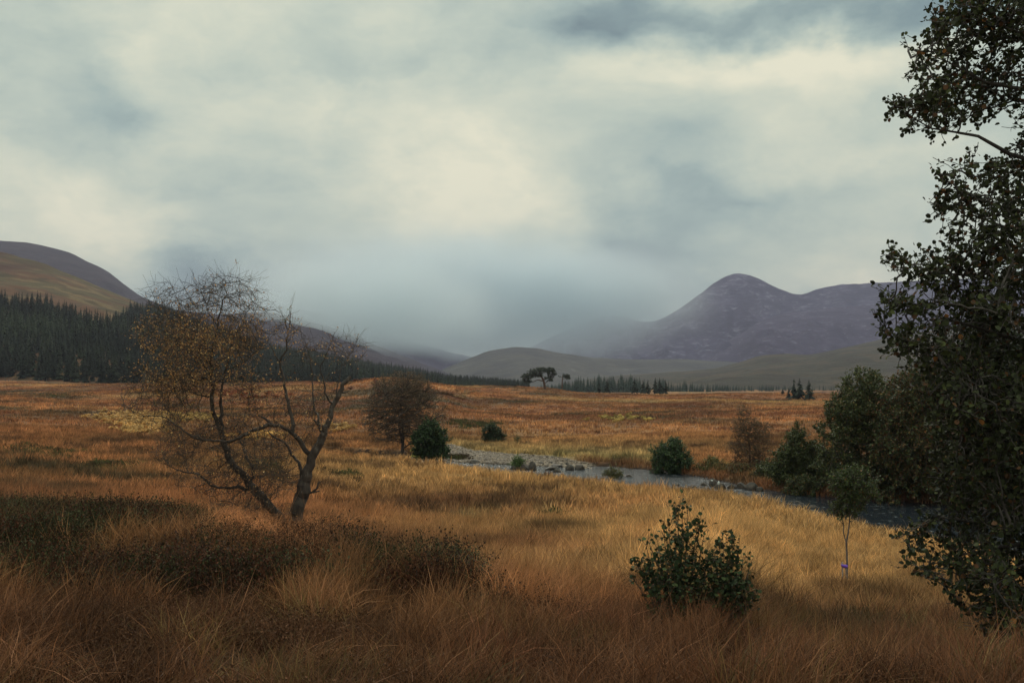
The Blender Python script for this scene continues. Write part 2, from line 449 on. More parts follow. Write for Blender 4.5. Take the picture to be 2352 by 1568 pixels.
# ------------------------------------------------------------------ hills
def hill_mat(name, c_low, c_high, c_rock, rock=0.62, scale=0.012, cg=None, bump=6.0):
    m, nt, out = new_mat(name)
    g = N(nt, 'ShaderNodeNewGeometry')
    n = N(nt, 'ShaderNodeTexNoise'); n.inputs['Scale'].default_value = scale; n.inputs['Detail'].default_value = 9; n.inputs['Roughness'].default_value = 0.68
    mp = N(nt, 'ShaderNodeMapping'); mp.inputs['Scale'].default_value = (1, 0.6, 2.6)
    nt.links.new(g.outputs['Position'], mp.inputs['Vector']); nt.links.new(mp.outputs[0], n.inputs['Vector'])
    r = N(nt, 'ShaderNodeValToRGB')
    r.color_ramp.elements[0].position = 0.35; r.color_ramp.elements[0].color = (*c_low, 1)
    r.color_ramp.elements[1].position = 0.60; r.color_ramp.elements[1].color = (*c_high, 1)
    if cg is not None:
        e = r.color_ramp.elements.new(0.48); e.color = (*cg, 1)
    nt.links.new(n.outputs['Fac'], r.inputs[0])
    n2 = N(nt, 'ShaderNodeTexNoise'); n2.inputs['Scale'].default_value = scale * 4; n2.inputs['Detail'].default_value = 10; n2.inputs['Roughness'].default_value = 0.72
    mp2 = N(nt, 'ShaderNodeMapping'); mp2.inputs['Scale'].default_value = (0.45, 0.6, 2.2); mp2.inputs['Rotation'].default_value = (0, math.radians(18), 0)
    nt.links.new(g.outputs['Position'], mp2.inputs['Vector']); nt.links.new(mp2.outputs[0], n2.inputs['Vector'])
    r2 = N(nt, 'ShaderNodeMapRange'); r2.inputs[1].default_value = rock - 0.05; r2.inputs[2].default_value = rock + 0.08
    nt.links.new(n2.outputs['Fac'], r2.inputs[0])
    r3 = N(nt, 'ShaderNodeMapRange'); r3.inputs[1].default_value = 0.47; r3.inputs[2].default_value = 0.58
    nt.links.new(n.outputs['Fac'], r3.inputs[0])
    mm_ = N(nt, 'ShaderNodeMath', operation='MULTIPLY'); nt.links.new(r2.outputs[0], mm_.inputs[0]); nt.links.new(r3.outputs[0], mm_.inputs[1])
    col = mixrgb(nt, r.outputs[0], c_rock, mm_.outputs[0], 'MIX')
    p = N(nt, 'ShaderNodeBsdfPrincipled'); p.inputs['Roughness'].default_value = 0.95; p.inputs['Specular IOR Level'].default_value = 0.1
    nt.links.new(col, p.inputs['Base Color'])
    b = N(nt, 'ShaderNodeBump'); b.inputs['Strength'].default_value = 1.0; b.inputs['Distance'].default_value = bump * 1.8
    nt.links.new(n2.outputs['Fac'], b.inputs['Height']); nt.links.new(b.outputs[0], p.inputs['Normal'])
    nt.links.new(p.outputs[0], out.inputs['Surface'])
    return m

def make_hill(name, prof, d_ridge, d_front, amp, mat, seed=0, power=1.0, base_drop=8, nu=260, nt_=120, gully=0.0):
    pxs = np.array([p[0] for p in prof], float); pys = np.array([p[1] for p in prof], float)
    pu = np.linspace(pxs[0], pxs[-1], nu)
    # smooth interpolation of the ridge line
    py = np.interp(pu, pxs, pys)
    k = max(3, nu // 70) | 1
    pad = np.pad(py, k, mode='edge')
    py = np.convolve(pad, np.ones(k) / k, 'same')[k:-k]
    T = np.concatenate([np.linspace(0, 1, nt_), np.linspace(1, 1.6, nt_ // 4)[1:]])
    base = EYE - base_drop
    u = (pu - 1176) / F
    zr = np.array([P(a, b, d_ridge)[2] for a, b in zip(pu, py)])
    U, TT = np.meshgrid(u, T)
    Yd = d_front + (d_ridge - d_front) * TT
    X = U * Yd
    s = np.where(TT <= 1, np.clip(TT, 0, 1) ** power, np.clip(1 - (TT - 1) * 1.1, 0, 1))
    env = np.clip(4 * TT * (1 - TT), 0, 1)
    H = (zr - base)[None, :]
    L = d_ridge * 0.09
    n = (fbm(X / L, Yd / L * 0.7, 5, seed + 50) - 0.5)
    gl = -np.abs(fbm(X / (L * 0.45), Yd / (L * 1.5), 4, seed + 60) - 0.5) * gully
    Z = base + H * s + (n * amp * 2 + gl * amp * 2) * env * np.minimum(1, H / (amp * 2 + 1))
    Z += (fbm(X / (L * 0.12), Yd / (L * 0.12), 4, seed + 70) - 0.5) * amp * 0.12 * np.clip(H / (amp + 1), 0, 1)
    nr, nc = X.shape
    i = np.arange(nr - 1)[:, None] * nc + np.arange(nc - 1)[None, :]
    q = np.stack([i, i + 1, i + nc + 1, i + nc], -1).reshape(-1, 4)
    o = mesh_obj(name, np.stack([X, Yd, Z], -1).reshape(-1, 3), faces=q, mat=mat, smooth=True)
    return tag(o, kind='structure')

H1P = np.array([(-1500, 430), (-600, 520), (0, 578), (100, 605), (200, 648), (300, 688), (350, 712), (480, 765), (620, 812), (770, 838), (890, 858), (1000, 874), (1100, 885), (1200, 893), (1320, 902), (1500, 912)], float)
D1R = 1100.0
def d1front(px):
    return np.interp(px, [0, 300, 830, 1300], [470, 450, 520, 620])
def hill1_z(x, y):
    x = np.asarray(x, float); y = np.asarray(y, float)
    px = 1176 + F * x / y
    df = d1front(px)
    t = (y - df) / (D1R - df)
    py = np.interp(px, H1P[:, 0], H1P[:, 1])
    zr = EYE + (885 - py) / F * D1R
    b = EYE - drop_table(px, y) 
    b0 = np.minimum(b, EYE - np.interp(px, [0, 700, 1000, 1300], [-2.0, 0.8, 3, 5])) - 0.6
    s = np.clip(t, 0, 1) ** 1.08
    s = np.where(t > 1, np.maximum(1 - (t - 1) * 1.2, 0), s)
    env = np.clip(4 * t * (1 - t), 0, 1)
    H = zr - b0
    n = (fbm(x / 90, y / 90, 4, 77) - 0.5) * 14 * env * np.clip(H / 60, 0, 1)
    return b0 + H * s + n + (fbm(x / 14, y / 14, 3, 78) - 0.5) * 1.4 * np.clip(H / 40, 0, 1) * (t > 0.02)

def build_hill1():
    pu = np.linspace(-1500, 1500, 420); T = np.concatenate([np.linspace(-0.02, 1, 160), np.linspace(1, 1.5, 30)[1:]])
    U, TT = np.meshgrid((pu - 1176) / F, T)
    df = d1front(pu)[None, :]
    Y = df + (D1R - df) * TT; X = U * Y
    Z = hill1_z(X.ravel(), Y.ravel())
    x, y = X.ravel(), Y.ravel()
    px = 1176 + F * x / y; py = 885 - (Z - EYE) / y * F
    n1 = fbm(x / 60, y / 60, 4, 91); n2 = fbm(x / 20, y / 26, 4, 92)
    c = np.array(lin((128, 84, 52)))[None, :] + np.zeros((len(x), 3))
    def mix(c, col, f): return c + (np.asarray(col) - c) * np.clip(f, 0, 1)[:, None]
    c = mix(c, lin((112, 100, 60)), sstep(0.45, 0.6, n1))
    c = mix(c, lin((150, 124, 78)), sstep(0.55, 0.66, n2) * 0.8)
    c = mix(c, lin((92, 50, 42)), 0.9 * gauss(px, py, 20, 612, 90, 12) + 0.9 * gauss(px, py, 0, 575, 40, 14))
    c = mix(c, lin((84, 74, 50)), sstep(0.55, 0.7, fbm(x / 12, y / 14, 4, 93)) * 0.7)
    c = c * np.array([.5, .44, .42]); c = c * .65 + c.mean(1, keepdims=True) * .35 * np.array([1.12, 1.0, .8])
    nr, nc = X.shape
    i = np.arange(nr - 1)[:, None] * nc + np.arange(nc - 1)[None, :]
    q = np.stack([i, i + 1, i + nc + 1, i + nc], -1).reshape(-1, 4)
    o = mesh_obj('hillside', np.stack([x, y, Z], 1), faces=q, mat=bpy.data.materials['moor_ground'], smooth=True, tint=c)
    tag(o, kind='structure')

def build_hills():
    build_hill1()
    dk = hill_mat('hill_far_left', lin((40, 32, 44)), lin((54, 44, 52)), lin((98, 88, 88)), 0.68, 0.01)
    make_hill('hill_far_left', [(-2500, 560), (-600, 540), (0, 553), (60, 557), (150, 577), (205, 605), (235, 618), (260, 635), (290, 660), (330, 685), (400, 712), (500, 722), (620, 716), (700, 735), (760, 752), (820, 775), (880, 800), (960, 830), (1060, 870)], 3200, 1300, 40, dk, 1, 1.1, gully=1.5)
    pur = hill_mat('hill_mist_left', lin((52, 42, 66)), lin((64, 54, 72)), lin((110, 104, 108)), 0.68, 0.006)  # violet in the base colours stands in for haze
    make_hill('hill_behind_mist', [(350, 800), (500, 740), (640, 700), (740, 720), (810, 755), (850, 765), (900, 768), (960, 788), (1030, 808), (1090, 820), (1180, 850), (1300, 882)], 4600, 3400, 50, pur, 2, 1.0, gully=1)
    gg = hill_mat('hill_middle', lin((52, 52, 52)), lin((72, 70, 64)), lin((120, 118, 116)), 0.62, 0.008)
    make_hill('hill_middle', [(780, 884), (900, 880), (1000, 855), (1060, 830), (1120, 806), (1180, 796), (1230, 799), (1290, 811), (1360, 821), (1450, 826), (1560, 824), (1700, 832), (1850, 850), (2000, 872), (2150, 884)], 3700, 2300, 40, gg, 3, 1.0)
    mm = hill_mat('mountain', lin((34, 29, 60)), lin((58, 52, 80)), lin((126, 124, 146)), 0.555, 0.009, bump=10)  # blue-violet of distance haze put into the base colours
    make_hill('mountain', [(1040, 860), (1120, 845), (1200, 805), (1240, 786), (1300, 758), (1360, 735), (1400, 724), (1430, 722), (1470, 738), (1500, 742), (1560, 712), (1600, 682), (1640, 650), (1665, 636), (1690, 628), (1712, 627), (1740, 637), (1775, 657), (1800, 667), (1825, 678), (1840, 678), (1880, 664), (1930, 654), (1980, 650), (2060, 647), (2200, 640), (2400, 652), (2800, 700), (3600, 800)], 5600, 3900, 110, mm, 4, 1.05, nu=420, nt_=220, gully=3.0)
    m2 = hill_mat('mountain_spur', lin((34, 28, 56)), lin((52, 44, 70)), lin((116, 112, 132)), 0.575, 0.010, bump=8)  # same haze tint painted into the spur's colours
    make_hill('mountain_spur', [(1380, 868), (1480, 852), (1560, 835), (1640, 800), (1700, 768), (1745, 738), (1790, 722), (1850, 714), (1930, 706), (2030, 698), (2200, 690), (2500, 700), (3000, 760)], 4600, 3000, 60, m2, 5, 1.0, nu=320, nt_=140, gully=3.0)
    br = hill_mat('hill_brown', lin((56, 48, 42)), lin((74, 64, 52)), lin((100, 80, 64)), 0.62, 0.014, cg=lin((58, 56, 46)))
    make_hill('hill_right', [(1230, 897), (1340, 872), (1420, 862), (1500, 857), (1580, 852), (1640, 846), (1700, 832), (1750, 815), (1800, 812), (1860, 815), (1930, 800), (2000, 785), (2060, 770), (2200, 750), (2352, 730), (2700, 700), (3400, 690)], 2300, 1250, 22, br, 6, 1.0)

# ------------------------------------------------------------------ branching (space colonisation)
def colonize(nodes, parents, att, step, infl, kill, iters=200, jitter=0.15, seed=0, grav=0.0, maxn=30000):
    rs = RS(seed)
    nodes = [np.asarray(n, float) for n in nodes]; parents = list(parents)
    NPOS = np.array(nodes)
    att = np.asarray(att, float)
    best = np.full(len(att), 1e9); bi = np.zeros(len(att), int)
    def upd(lo, hi):
        for s in range(lo, hi, 400):
            blk = NPOS[s:min(s + 400, hi)]
            d2 = ((att[:, None, :] - blk[None]) ** 2).sum(-1)
            j = d2.argmin(1); dm = d2[np.arange(len(att)), j]
            w = dm < best
            best[w] = dm[w]; bi[w] = j[w] + s
    upd(0, len(NPOS))
    seen = set()
    for it in range(iters):
        ok = best > kill * kill
        att = att[ok]; best = best[ok]; bi = bi[ok]
        if len(att) == 0 or len(NPOS) > maxn: break
        act = best < infl * infl
        if not act.any(): 
            infl *= 1.5
            if infl > 100: break
            continue
        ids = bi[act]; v = att[act] - NPOS[ids]
        v /= np.linalg.norm(v, axis=1)[:, None] + 1e-9
        uniq, inv = np.unique(ids, return_inverse=True)
        acc = np.zeros((len(uniq), 3)); np.add.at(acc, inv, v)
        acc /= np.linalg.norm(acc, axis=1)[:, None] + 1e-9
        acc += rs.normal(0, jitter, acc.shape); acc[:, 2] += grav
        acc /= np.linalg.norm(acc, axis=1)[:, None] + 1e-9
        new = NPOS[uniq] + acc * step
        keep = []
        for k, (u_, p_) in enumerate(zip(uniq, new)):
            key = (int(u_), int(p_[0] / step * 2.5), int(p_[1] / step * 2.5), int(p_[2] / step * 2.5))
            if key in seen: continue
            seen.add(key); keep.append(k)
        if not keep: break
        lo = len(NPOS)
        NPOS = np.vstack([NPOS, new[keep]]); parents += [int(uniq[k]) for k in keep]
        upd(lo, len(NPOS))
    return NPOS, np.array(parents)

def radii(parents, tip, n=2.4, minr=None):
    m = len(parents); r = np.zeros(m); acc = np.zeros(m)
    for i in range(m - 1, -1, -1):
        ri = max(acc[i] ** (1 / n) if acc[i] > 0 else tip, tip)
        if minr is not None and i < len(minr) and minr[i] > 0: ri = minr[i]
        r[i] = ri
        p = parents[i]
        if p >= 0: acc[p] += ri ** n
    return r

def tubes(pos, par, r, sides_fn=None, bark=0.0, seed=0):
    """prism per segment; the thickest child continues its parent's ring"""
    m = len(pos)
    seg = np.where(par >= 0)[0]
    d = np.zeros((m, 3)); d[seg] = pos[seg] - pos[par[seg]]
    L = np.linalg.norm(d, axis=1); L[L < 1e-9] = 1e-9
    d = d / L[:, None]
    main = np.full(m, -1)
    for i in seg:
        p = par[i]
        if main[p] < 0 or r[i] > r[main[p]]: main[p] = i
    for i in range(m):
        if par[i] < 0 and main[i] >= 0: d[i] = d[main[i]]
    # node direction: mean of the incoming and the main outgoing one
    nd = d.copy()
    h = main >= 0
    nd[h] = d[h] + d[main[h]]
    nd /= np.linalg.norm(nd, axis=1)[:, None] + 1e-9
    V = []; Q = []; off = 0
    rs = RS(seed)
    for lo, hi, k in ((0, 0.012, 3), (0.012, 0.04, 5), (0.04, 9, 12)):
        s = seg[(r[seg] >= lo) & (r[seg] < hi)]
        if not len(s): continue
        ismain = main[par[s]] == s
        d0 = np.where(ismain[:, None], nd[par[s]], d[s]); d1 = nd[s]
        r0 = np.where(ismain, np.minimum(r[par[s]], r[s] * 1.8), r[s]); r1 = r[s]
        def ring(c, dd, rr):
            ref = np.array([0.9, 0.1, 0.42]); ref = ref / np.linalg.norm(ref)
            a = np.cross(dd, ref); a /= np.linalg.norm(a, axis=1)[:, None] + 1e-9
            b = np.cross(dd, a)
            th = np.arange(k) * 2 * np.pi / k
            pts = c[:, None] + rr[:, None, None] * (a[:, None] * np.cos(th)[None, :, None] + b[:, None] * np.sin(th)[None, :, None])
            if k >= 12 and bark > 0:
                f = 1 + bark * (fbm(th[None, :] * 2.2 + 0 * rr[:, None], c[:, 2:3] * 1.6 + 0 * th[None, :], 3, 3) - 0.5) * 2
                pts = c[:, None] + (pts - c[:, None]) * f[..., None]
            return pts
        A = ring(pos[par[s]], d0, r0); B = ring(pos[s], d1, r1)
        v = np.concatenate([A, B], 1).reshape(-1, 3)
        base = off + np.arange(len(s))[:, None] * 2 * k
        j = np.arange(k)[None, :]; j2 = (j + 1) % k
        q = np.stack([base + j, base + j2, base + k + j2, base + k + j], -1).reshape(-1, 4)
        V.append(v); Q.append(q); off += len(v)
    return np.vstack(V), np.vstack(Q)

def polyline_skel(limbs, step):
    """limbs: list of (start_limb_index or None, [(x,y,z,r)...]); returns nodes, parents, min radii"""
    nodes = []; par = []; mr = []
    for li, (att, pts) in enumerate(limbs):
        pts = np.asarray(pts, float)
        if att is None:
            nodes.append(pts[0, :3]); par.append(-1); mr.append(pts[0, 3]); cur = len(nodes) - 1
        else:
            A = np.array(nodes); dd = ((A - pts[0, :3]) ** 2).sum(1)
            cur = int(dd.argmin())
            if pts[0, 3] <= 0: pass
        for a, b in zip(pts[:-1], pts[1:]):
            n = max(1, int(round(np.linalg.norm(b[:3] - a[:3]) / step)))
            for k in range(1, n + 1):
                q = a + (b - a) * k / n
                nodes.append(q[:3]); par.append(cur); mr.append(q[3]); cur = len(nodes) - 1
    return nodes, par, mr

# ------------------------------------------------------------------ leaves
def leaf_shape(kind):
    if kind == 'ovate':      # rounded, folded on the midrib, lightly toothed
        v = np.array([(0, 0, 0), (0.30, 0.14, 0.07), (0.46, 0.42, 0.12), (0.38, 0.78, 0.08), (0.0, 1.0, -0.06),
                      (-0.38, 0.78, 0.08), (-0.46, 0.42, 0.12), (-0.30, 0.14, 0.07), (0, 0.35, 0.0), (0, 0.7, -0.01)], float)
        q = np.array([(0, 1, 2, 8), (8, 2, 3, 9), (0, 8, 6, 7), (8, 9, 5, 6)]); t = np.array([(9, 3, 4), (9, 4, 5)])
    elif kind == 'small':
        v = np.array([(0, 0, 0), (0.32, 0.45, 0.1), (0, 1, -0.05), (-0.32, 0.45, 0.1)], float)
        q = np.array([(0, 1, 2, 3)]); t = None
    elif kind == 'needle':
        v = np.array([(0, 0, 0), (0.12, 0.5, 0.05), (0, 1, 0), (-0.12, 0.5, 0.05)], float)
        q = np.array([(0, 1, 2, 3)]); t = None
    return v, q, t

def leaves(pos, dirs, size, tint, kind='ovate', seed=0, spread=0.9, droop=0.0, wide=1.0):
    rs = RS(seed); n = len(pos)
    v, q, t = leaf_shape(kind); v = v * np.array([wide, 1, 1])
    ax = dirs + rs.normal(0, spread, (n, 3)); ax[:, 2] -= droop
    ax /= np.linalg.norm(ax, axis=1)[:, None] + 1e-9
    up = rs.normal(0, 0.6, (n, 3)) + np.array([0, 0, 0.8])
    sx = np.cross(ax, up); sx /= np.linalg.norm(sx, axis=1)[:, None] + 1e-9
    nz = np.cross(sx, ax)
    s = size * rs.uniform(0.5, 1.3, n)
    V = pos[:, None] + s[:, None, None] * (v[None, :, 0:1] * sx[:, None] + v[None, :, 1:2] * ax[:, None] + v[None, :, 2:3] * nz[:, None])
    m = len(v); base = np.arange(n)[:, None, None] * m
    Q = (base + q[None]).reshape(-1, 4)
    T = (base + t[None]).reshape(-1, 3) if t is not None else None
    return V.reshape(-1, 3), Q, T, np.repeat(tint, m, 0)

def tint_pick(n, cols, w, seed, var=0.25):
    rs = RS(seed); cols = np.array(cols); w = np.array(w, float) / sum(w)
    c = cols[rs.choice(len(cols), n, p=w)]
    return c * rs.uniform(1 - var, 1 + var, (n, 1))

def ell_pts(ells, n, seed):
    """random points in a list of ellipsoids (cx,cy,cz,rx,ry,rz[,weight])"""
    rs = RS(seed)
    w = np.array([e[3] * e[4] * e[5] * (e[6] if len(e) > 6 else 1) for e in ells]); w = w / w.sum()
    k = rs.choice(len(ells), n, p=w)
    E = np.array([e[:6] for e in ells])[k]
    v = rs.normal(size=(n, 3)); v /= np.linalg.norm(v, axis=1)[:, None]
    v *= rs.rand(n, 1) ** (1 / 2.4)
    return E[:, :3] + v * E[:, 3:6]

def pe(px, py, d, rx, rz, ry, w=1):
    """ellipsoid from frame coordinates: half width rx px, half height rz px, half depth ry m"""
    c = P(px, py, d)
    return (c[0], c[1], c[2], rx / F * d, ry, rz / F * d, w)

def add_spray(pos, par, r, per, length, segs, maxr, up=0.1, droop=0.0, seed=0):
    """fine side twigs on every thin branch"""
    rs = RS(seed + 40)
    d = np.zeros_like(pos); s = par >= 0
    d[s] = pos[s] - pos[par[s]]; d /= np.linalg.norm(d, axis=1)[:, None] + 1e-9
    thin = np.where((r < maxr) & s)[0]
    ids = np.repeat(thin, rs.poisson(per, len(thin)))
    if not len(ids): return pos, par
    v = d[ids] * 0.9 + rs.normal(0, 0.5, (len(ids), 3)); v[:, 2] += up
    v /= np.linalg.norm(v, axis=1)[:, None] + 1e-9
    ln = length * rs.uniform(0.4, 1.25, (len(ids), 1)) / segs
    cur = pos[ids]; pi = ids.copy(); P_ = [pos]; Q_ = [par]; n = len(pos)
    for k in range(segs):
        v = v + rs.normal(0, 0.2, v.shape); v[:, 2] -= droop
        v /= np.linalg.norm(v, axis=1)[:, None] + 1e-9
        cur = cur + v * ln; P_.append(cur); Q_.append(pi); pi = n + np.arange(len(ids)); n += len(ids)
    return np.vstack(P_), np.concatenate(Q_)

def make_tree(name, label, cat, base, limbs, att, step, kill, infl, tip, leafspec, barkm, leafm, group=None,
              seed=0, leaf_max_r=0.02, jitter=0.15, grav=0.0, bark=0.1, crown='crown', trunk='trunk', npow=2.4, filt=None, maxn=30000, crown_label=None, spray=None):
    nodes, par, mr = polyline_skel(limbs, step)
    pos, par = colonize(nodes, par, att, step, infl, kill, jitter=jitter, seed=seed, grav=grav, maxn=maxn)
    if spray: pos, par = add_spray(pos, par, radii(par, tip, npow, mr), *spray, seed=seed)
    r = radii(par, tip, npow, mr)
    V, Q = tubes(pos, par, r, bark=bark)
    root = empty(name, base, label, cat, group)
    rebase(mesh_obj(trunk, V, faces=Q, mat=barkm, smooth=True), root)
    d = np.zeros_like(pos); s = par >= 0
    d[s] = pos[s] - pos[par[s]]; d /= np.linalg.norm(d, axis=1)[:, None] + 1e-9
    nch = np.bincount(par[s], minlength=len(pos))
    thin = np.where((r < leaf_max_r) & s)[0]
    rs = RS(seed + 5)
    per, size, cols, w, kind, spread = leafspec[:6]
    prob = leafspec[6] if len(leafspec) > 6 else None
    cnt = rs.poisson(per, len(thin)) + (nch[thin] == 0) * 1
    if prob is not None:
        cnt = np.where(rs.rand(len(thin)) < prob(pos[thin]), cnt, 0)
    ids = np.repeat(thin, cnt)
    f = rs.rand(len(ids), 1)
    lp = pos[ids] * f + pos[par[ids]] * (1 - f) + rs.normal(0, size * 0.35, (len(ids), 3))
    if filt is not None:
        ok = filt(lp); ids = ids[ok]; lp = lp[ok]
    V, Q, T, C = leaves(lp, d[ids], size, tint_pick(len(ids), cols, w, seed + 9), kind, seed + 3, spread, 0.2)
    c = rebase(mesh_obj(crown, V, quads=Q, tris=T, mat=leafm, tint=C), root)
    if crown_label: c['label'] = crown_label
    print(name, 'nodes', len(pos), 'leaves', len(ids))
    return root

# ------------------------------------------------------------------ scatter of ground cover
def scatter_obj(name, pts, rotz, tilt, scl, tint, variant_objs, seed=0):
    n = len(pts); rs = RS(seed)
    me = bpy.data.meshes.new(name)
    me.vertices.add(n); me.vertices.foreach_set('co', np.asarray(pts, np.float32).ravel())
    a = me.attributes.new('rot', 'FLOAT_VECTOR', 'POINT')
    a.data.foreach_set('vector', np.column_stack([tilt, rotz]).astype(np.float32).ravel())
    a = me.attributes.new('scl', 'FLOAT_VECTOR', 'POINT'); a.data.foreach_set('vector', np.asarray(scl, np.float32).ravel())
    a = me.attributes.new('itint', 'FLOAT_COLOR', 'POINT')
    a.data.foreach_set('color', np.column_stack([tint, np.ones(n)]).astype(np.float32).ravel())
    a = me.attributes.new('var', 'INT', 'POINT'); a.data.foreach_set('value', rs.randint(0, len(variant_objs), n).astype(np.int32))
    o = bpy.data.objects.new(name, me); COL.objects.link(o)
    ng = bpy.data.node_groups.new(name + '_scatter', 'GeometryNodeTree')
    ng.interface.new_socket('Geometry', in_out='INPUT', socket_type='NodeSocketGeometry')
    ng.interface.new_socket('Geometry', in_out='OUTPUT', socket_type='NodeSocketGeometry')
    gi = ng.nodes.new('NodeGroupInput'); go = ng.nodes.new('NodeGroupOutput')
    join = ng.nodes.new('GeometryNodeGeometryToInstance')
    for vo in variant_objs:
        oi = ng.nodes.new('GeometryNodeObjectInfo'); oi.inputs['Object'].default_value = vo
        ng.links.new(oi.outputs['Geometry'], join.inputs[0])
    iop = ng.nodes.new('GeometryNodeInstanceOnPoints')
    iop.inputs['Pick Instance'].default_value = True
    mtp = ng.nodes.new('GeometryNodeMeshToPoints')
    def named(nm, ty):
        q = ng.nodes.new('GeometryNodeInputNamedAttribute'); q.data_type = ty; q.inputs[0].default_value = nm; return q.outputs[0]
    er = ng.nodes.new('FunctionNodeEulerToRotation')
    ng.links.new(named('rot', 'FLOAT_VECTOR'), er.inputs[0])
    ng.links.new(gi.outputs[0], mtp.inputs[0]); ng.links.new(mtp.outputs[0], iop.inputs['Points'])
    ng.links.new(join.outputs[0], iop.inputs['Instance'])
    ng.links.new(named('var', 'INT'), iop.inputs['Instance Index'])
    ng.links.new(er.outputs[0], iop.inputs['Rotation'])
    ng.links.new(named('scl', 'FLOAT_VECTOR'), iop.inputs['Scale'])
    ng.links.new(iop.outputs[0], go.inputs[0])
    md = o.modifiers.new('scatter', 'NODES'); md.node_group = ng
    return o

def blade_tuft(name, n, h, w, rad, bend, seed, mat, segs=3, hv=0.35, curl=0.0, heads=0.0):
    rs = RS(seed); V = []; Q = []; T = []; C = []; off = 0
    for i in range(n):
        a = rs.rand() * 2 * np.pi; r = rad * math.sqrt(rs.rand())
        b = np.array([math.cos(a) * r, math.sin(a) * r, -0.03])
        hh = h * (1 + rs.uniform(-hv, hv)); lean = rs.rand() * 2 * np.pi
        bd = bend * rs.uniform(0.2, 1.4) * hh
        dv = np.array([math.cos(lean), math.sin(lean), 0]) * 0.9 + np.array([0.22, -0.05, 0])
        sd = np.array([-math.sin(rs.rand() * 6.28), math.cos(rs.rand() * 6.28), 0]); sd /= np.linalg.norm(sd) + 1e-6
        ww = w * rs.uniform(0.6, 1.3)
        pts = []
        for k in range(segs + 1):
            t = k / segs
            c = b + np.array([0, 0, 1]) * hh * (t - curl * t * t * 0.5) + dv * bd * t * t
            if k < segs:
                wk = ww * (1 - 0.55 * t)
                pts += [c - sd * wk / 2, c + sd * wk / 2]
            else: pts.append(c)
        V += pts
        for k in range(segs - 1):
            Q.append((off + 2*k, off + 2*k+1, off + 2*k+3, off + 2*k+2))
        T.append((off + 2*segs-2, off + 2*segs-1, off + 2*segs))
        f = rs.uniform(0.4, 1.5); hue = rs.uniform(-1, 1)
        col = np.array([f * (1 + 0.06 * hue), f, f * (1 - 0.12 * hue)])
        if rs.rand() < 0.05: col *= 1.35
        C += [col] * len(pts); off += len(pts)
    return mesh_obj(name, np.array(V), quads=np.array(Q) if Q else None, tris=np.array(T), mat=mat, tint=np.array(C), link=False)

def sprig_tuft(name, n, h, rad, leaf, seed, mat, stems=True, up=0.8):
    """low bushy cover: many short stems set with tiny leaves"""
    rs = RS(seed); P_ = []; D_ = []
    for i in range(n):
        a = rs.rand() * 2 * np.pi; r = rad * math.sqrt(rs.rand())
        b = np.array([math.cos(a) * r, math.sin(a) * r, 0])
        d = np.array([math.cos(a) * 0.5 * rs.rand(), math.sin(a) * 0.5 * rs.rand(), up]) + rs.normal(0, 0.2, 3)
        d /= np.linalg.norm(d); hh = h * rs.uniform(0.5, 1.15) * (1 - 0.4 * (r / rad) ** 2)
        for k in range(9):
            t = (k + rs.rand()) / 9
            P_.append(b + d * hh * t); D_.append(d)
    P_ = np.array(P_); D_ = np.array(D_)
    c = np.ones((len(P_), 3)) * rs.uniform(0.55, 1.4, (len(P_), 1))
    V, Q, T, C = leaves(P_, D_, leaf, c, 'small', seed, 0.6)
    return mesh_obj(name, V, quads=Q, tris=T, mat=mat, tint=C, link=False)

def fan_points(n, d0, d1, seed, u=0.60):
    rs = RS(seed)
    y = np.sqrt(rs.uniform(d0 * d0, d1 * d1, n)); x = rs.uniform(-u, u, n) * (y + 1.0)
    return x, y

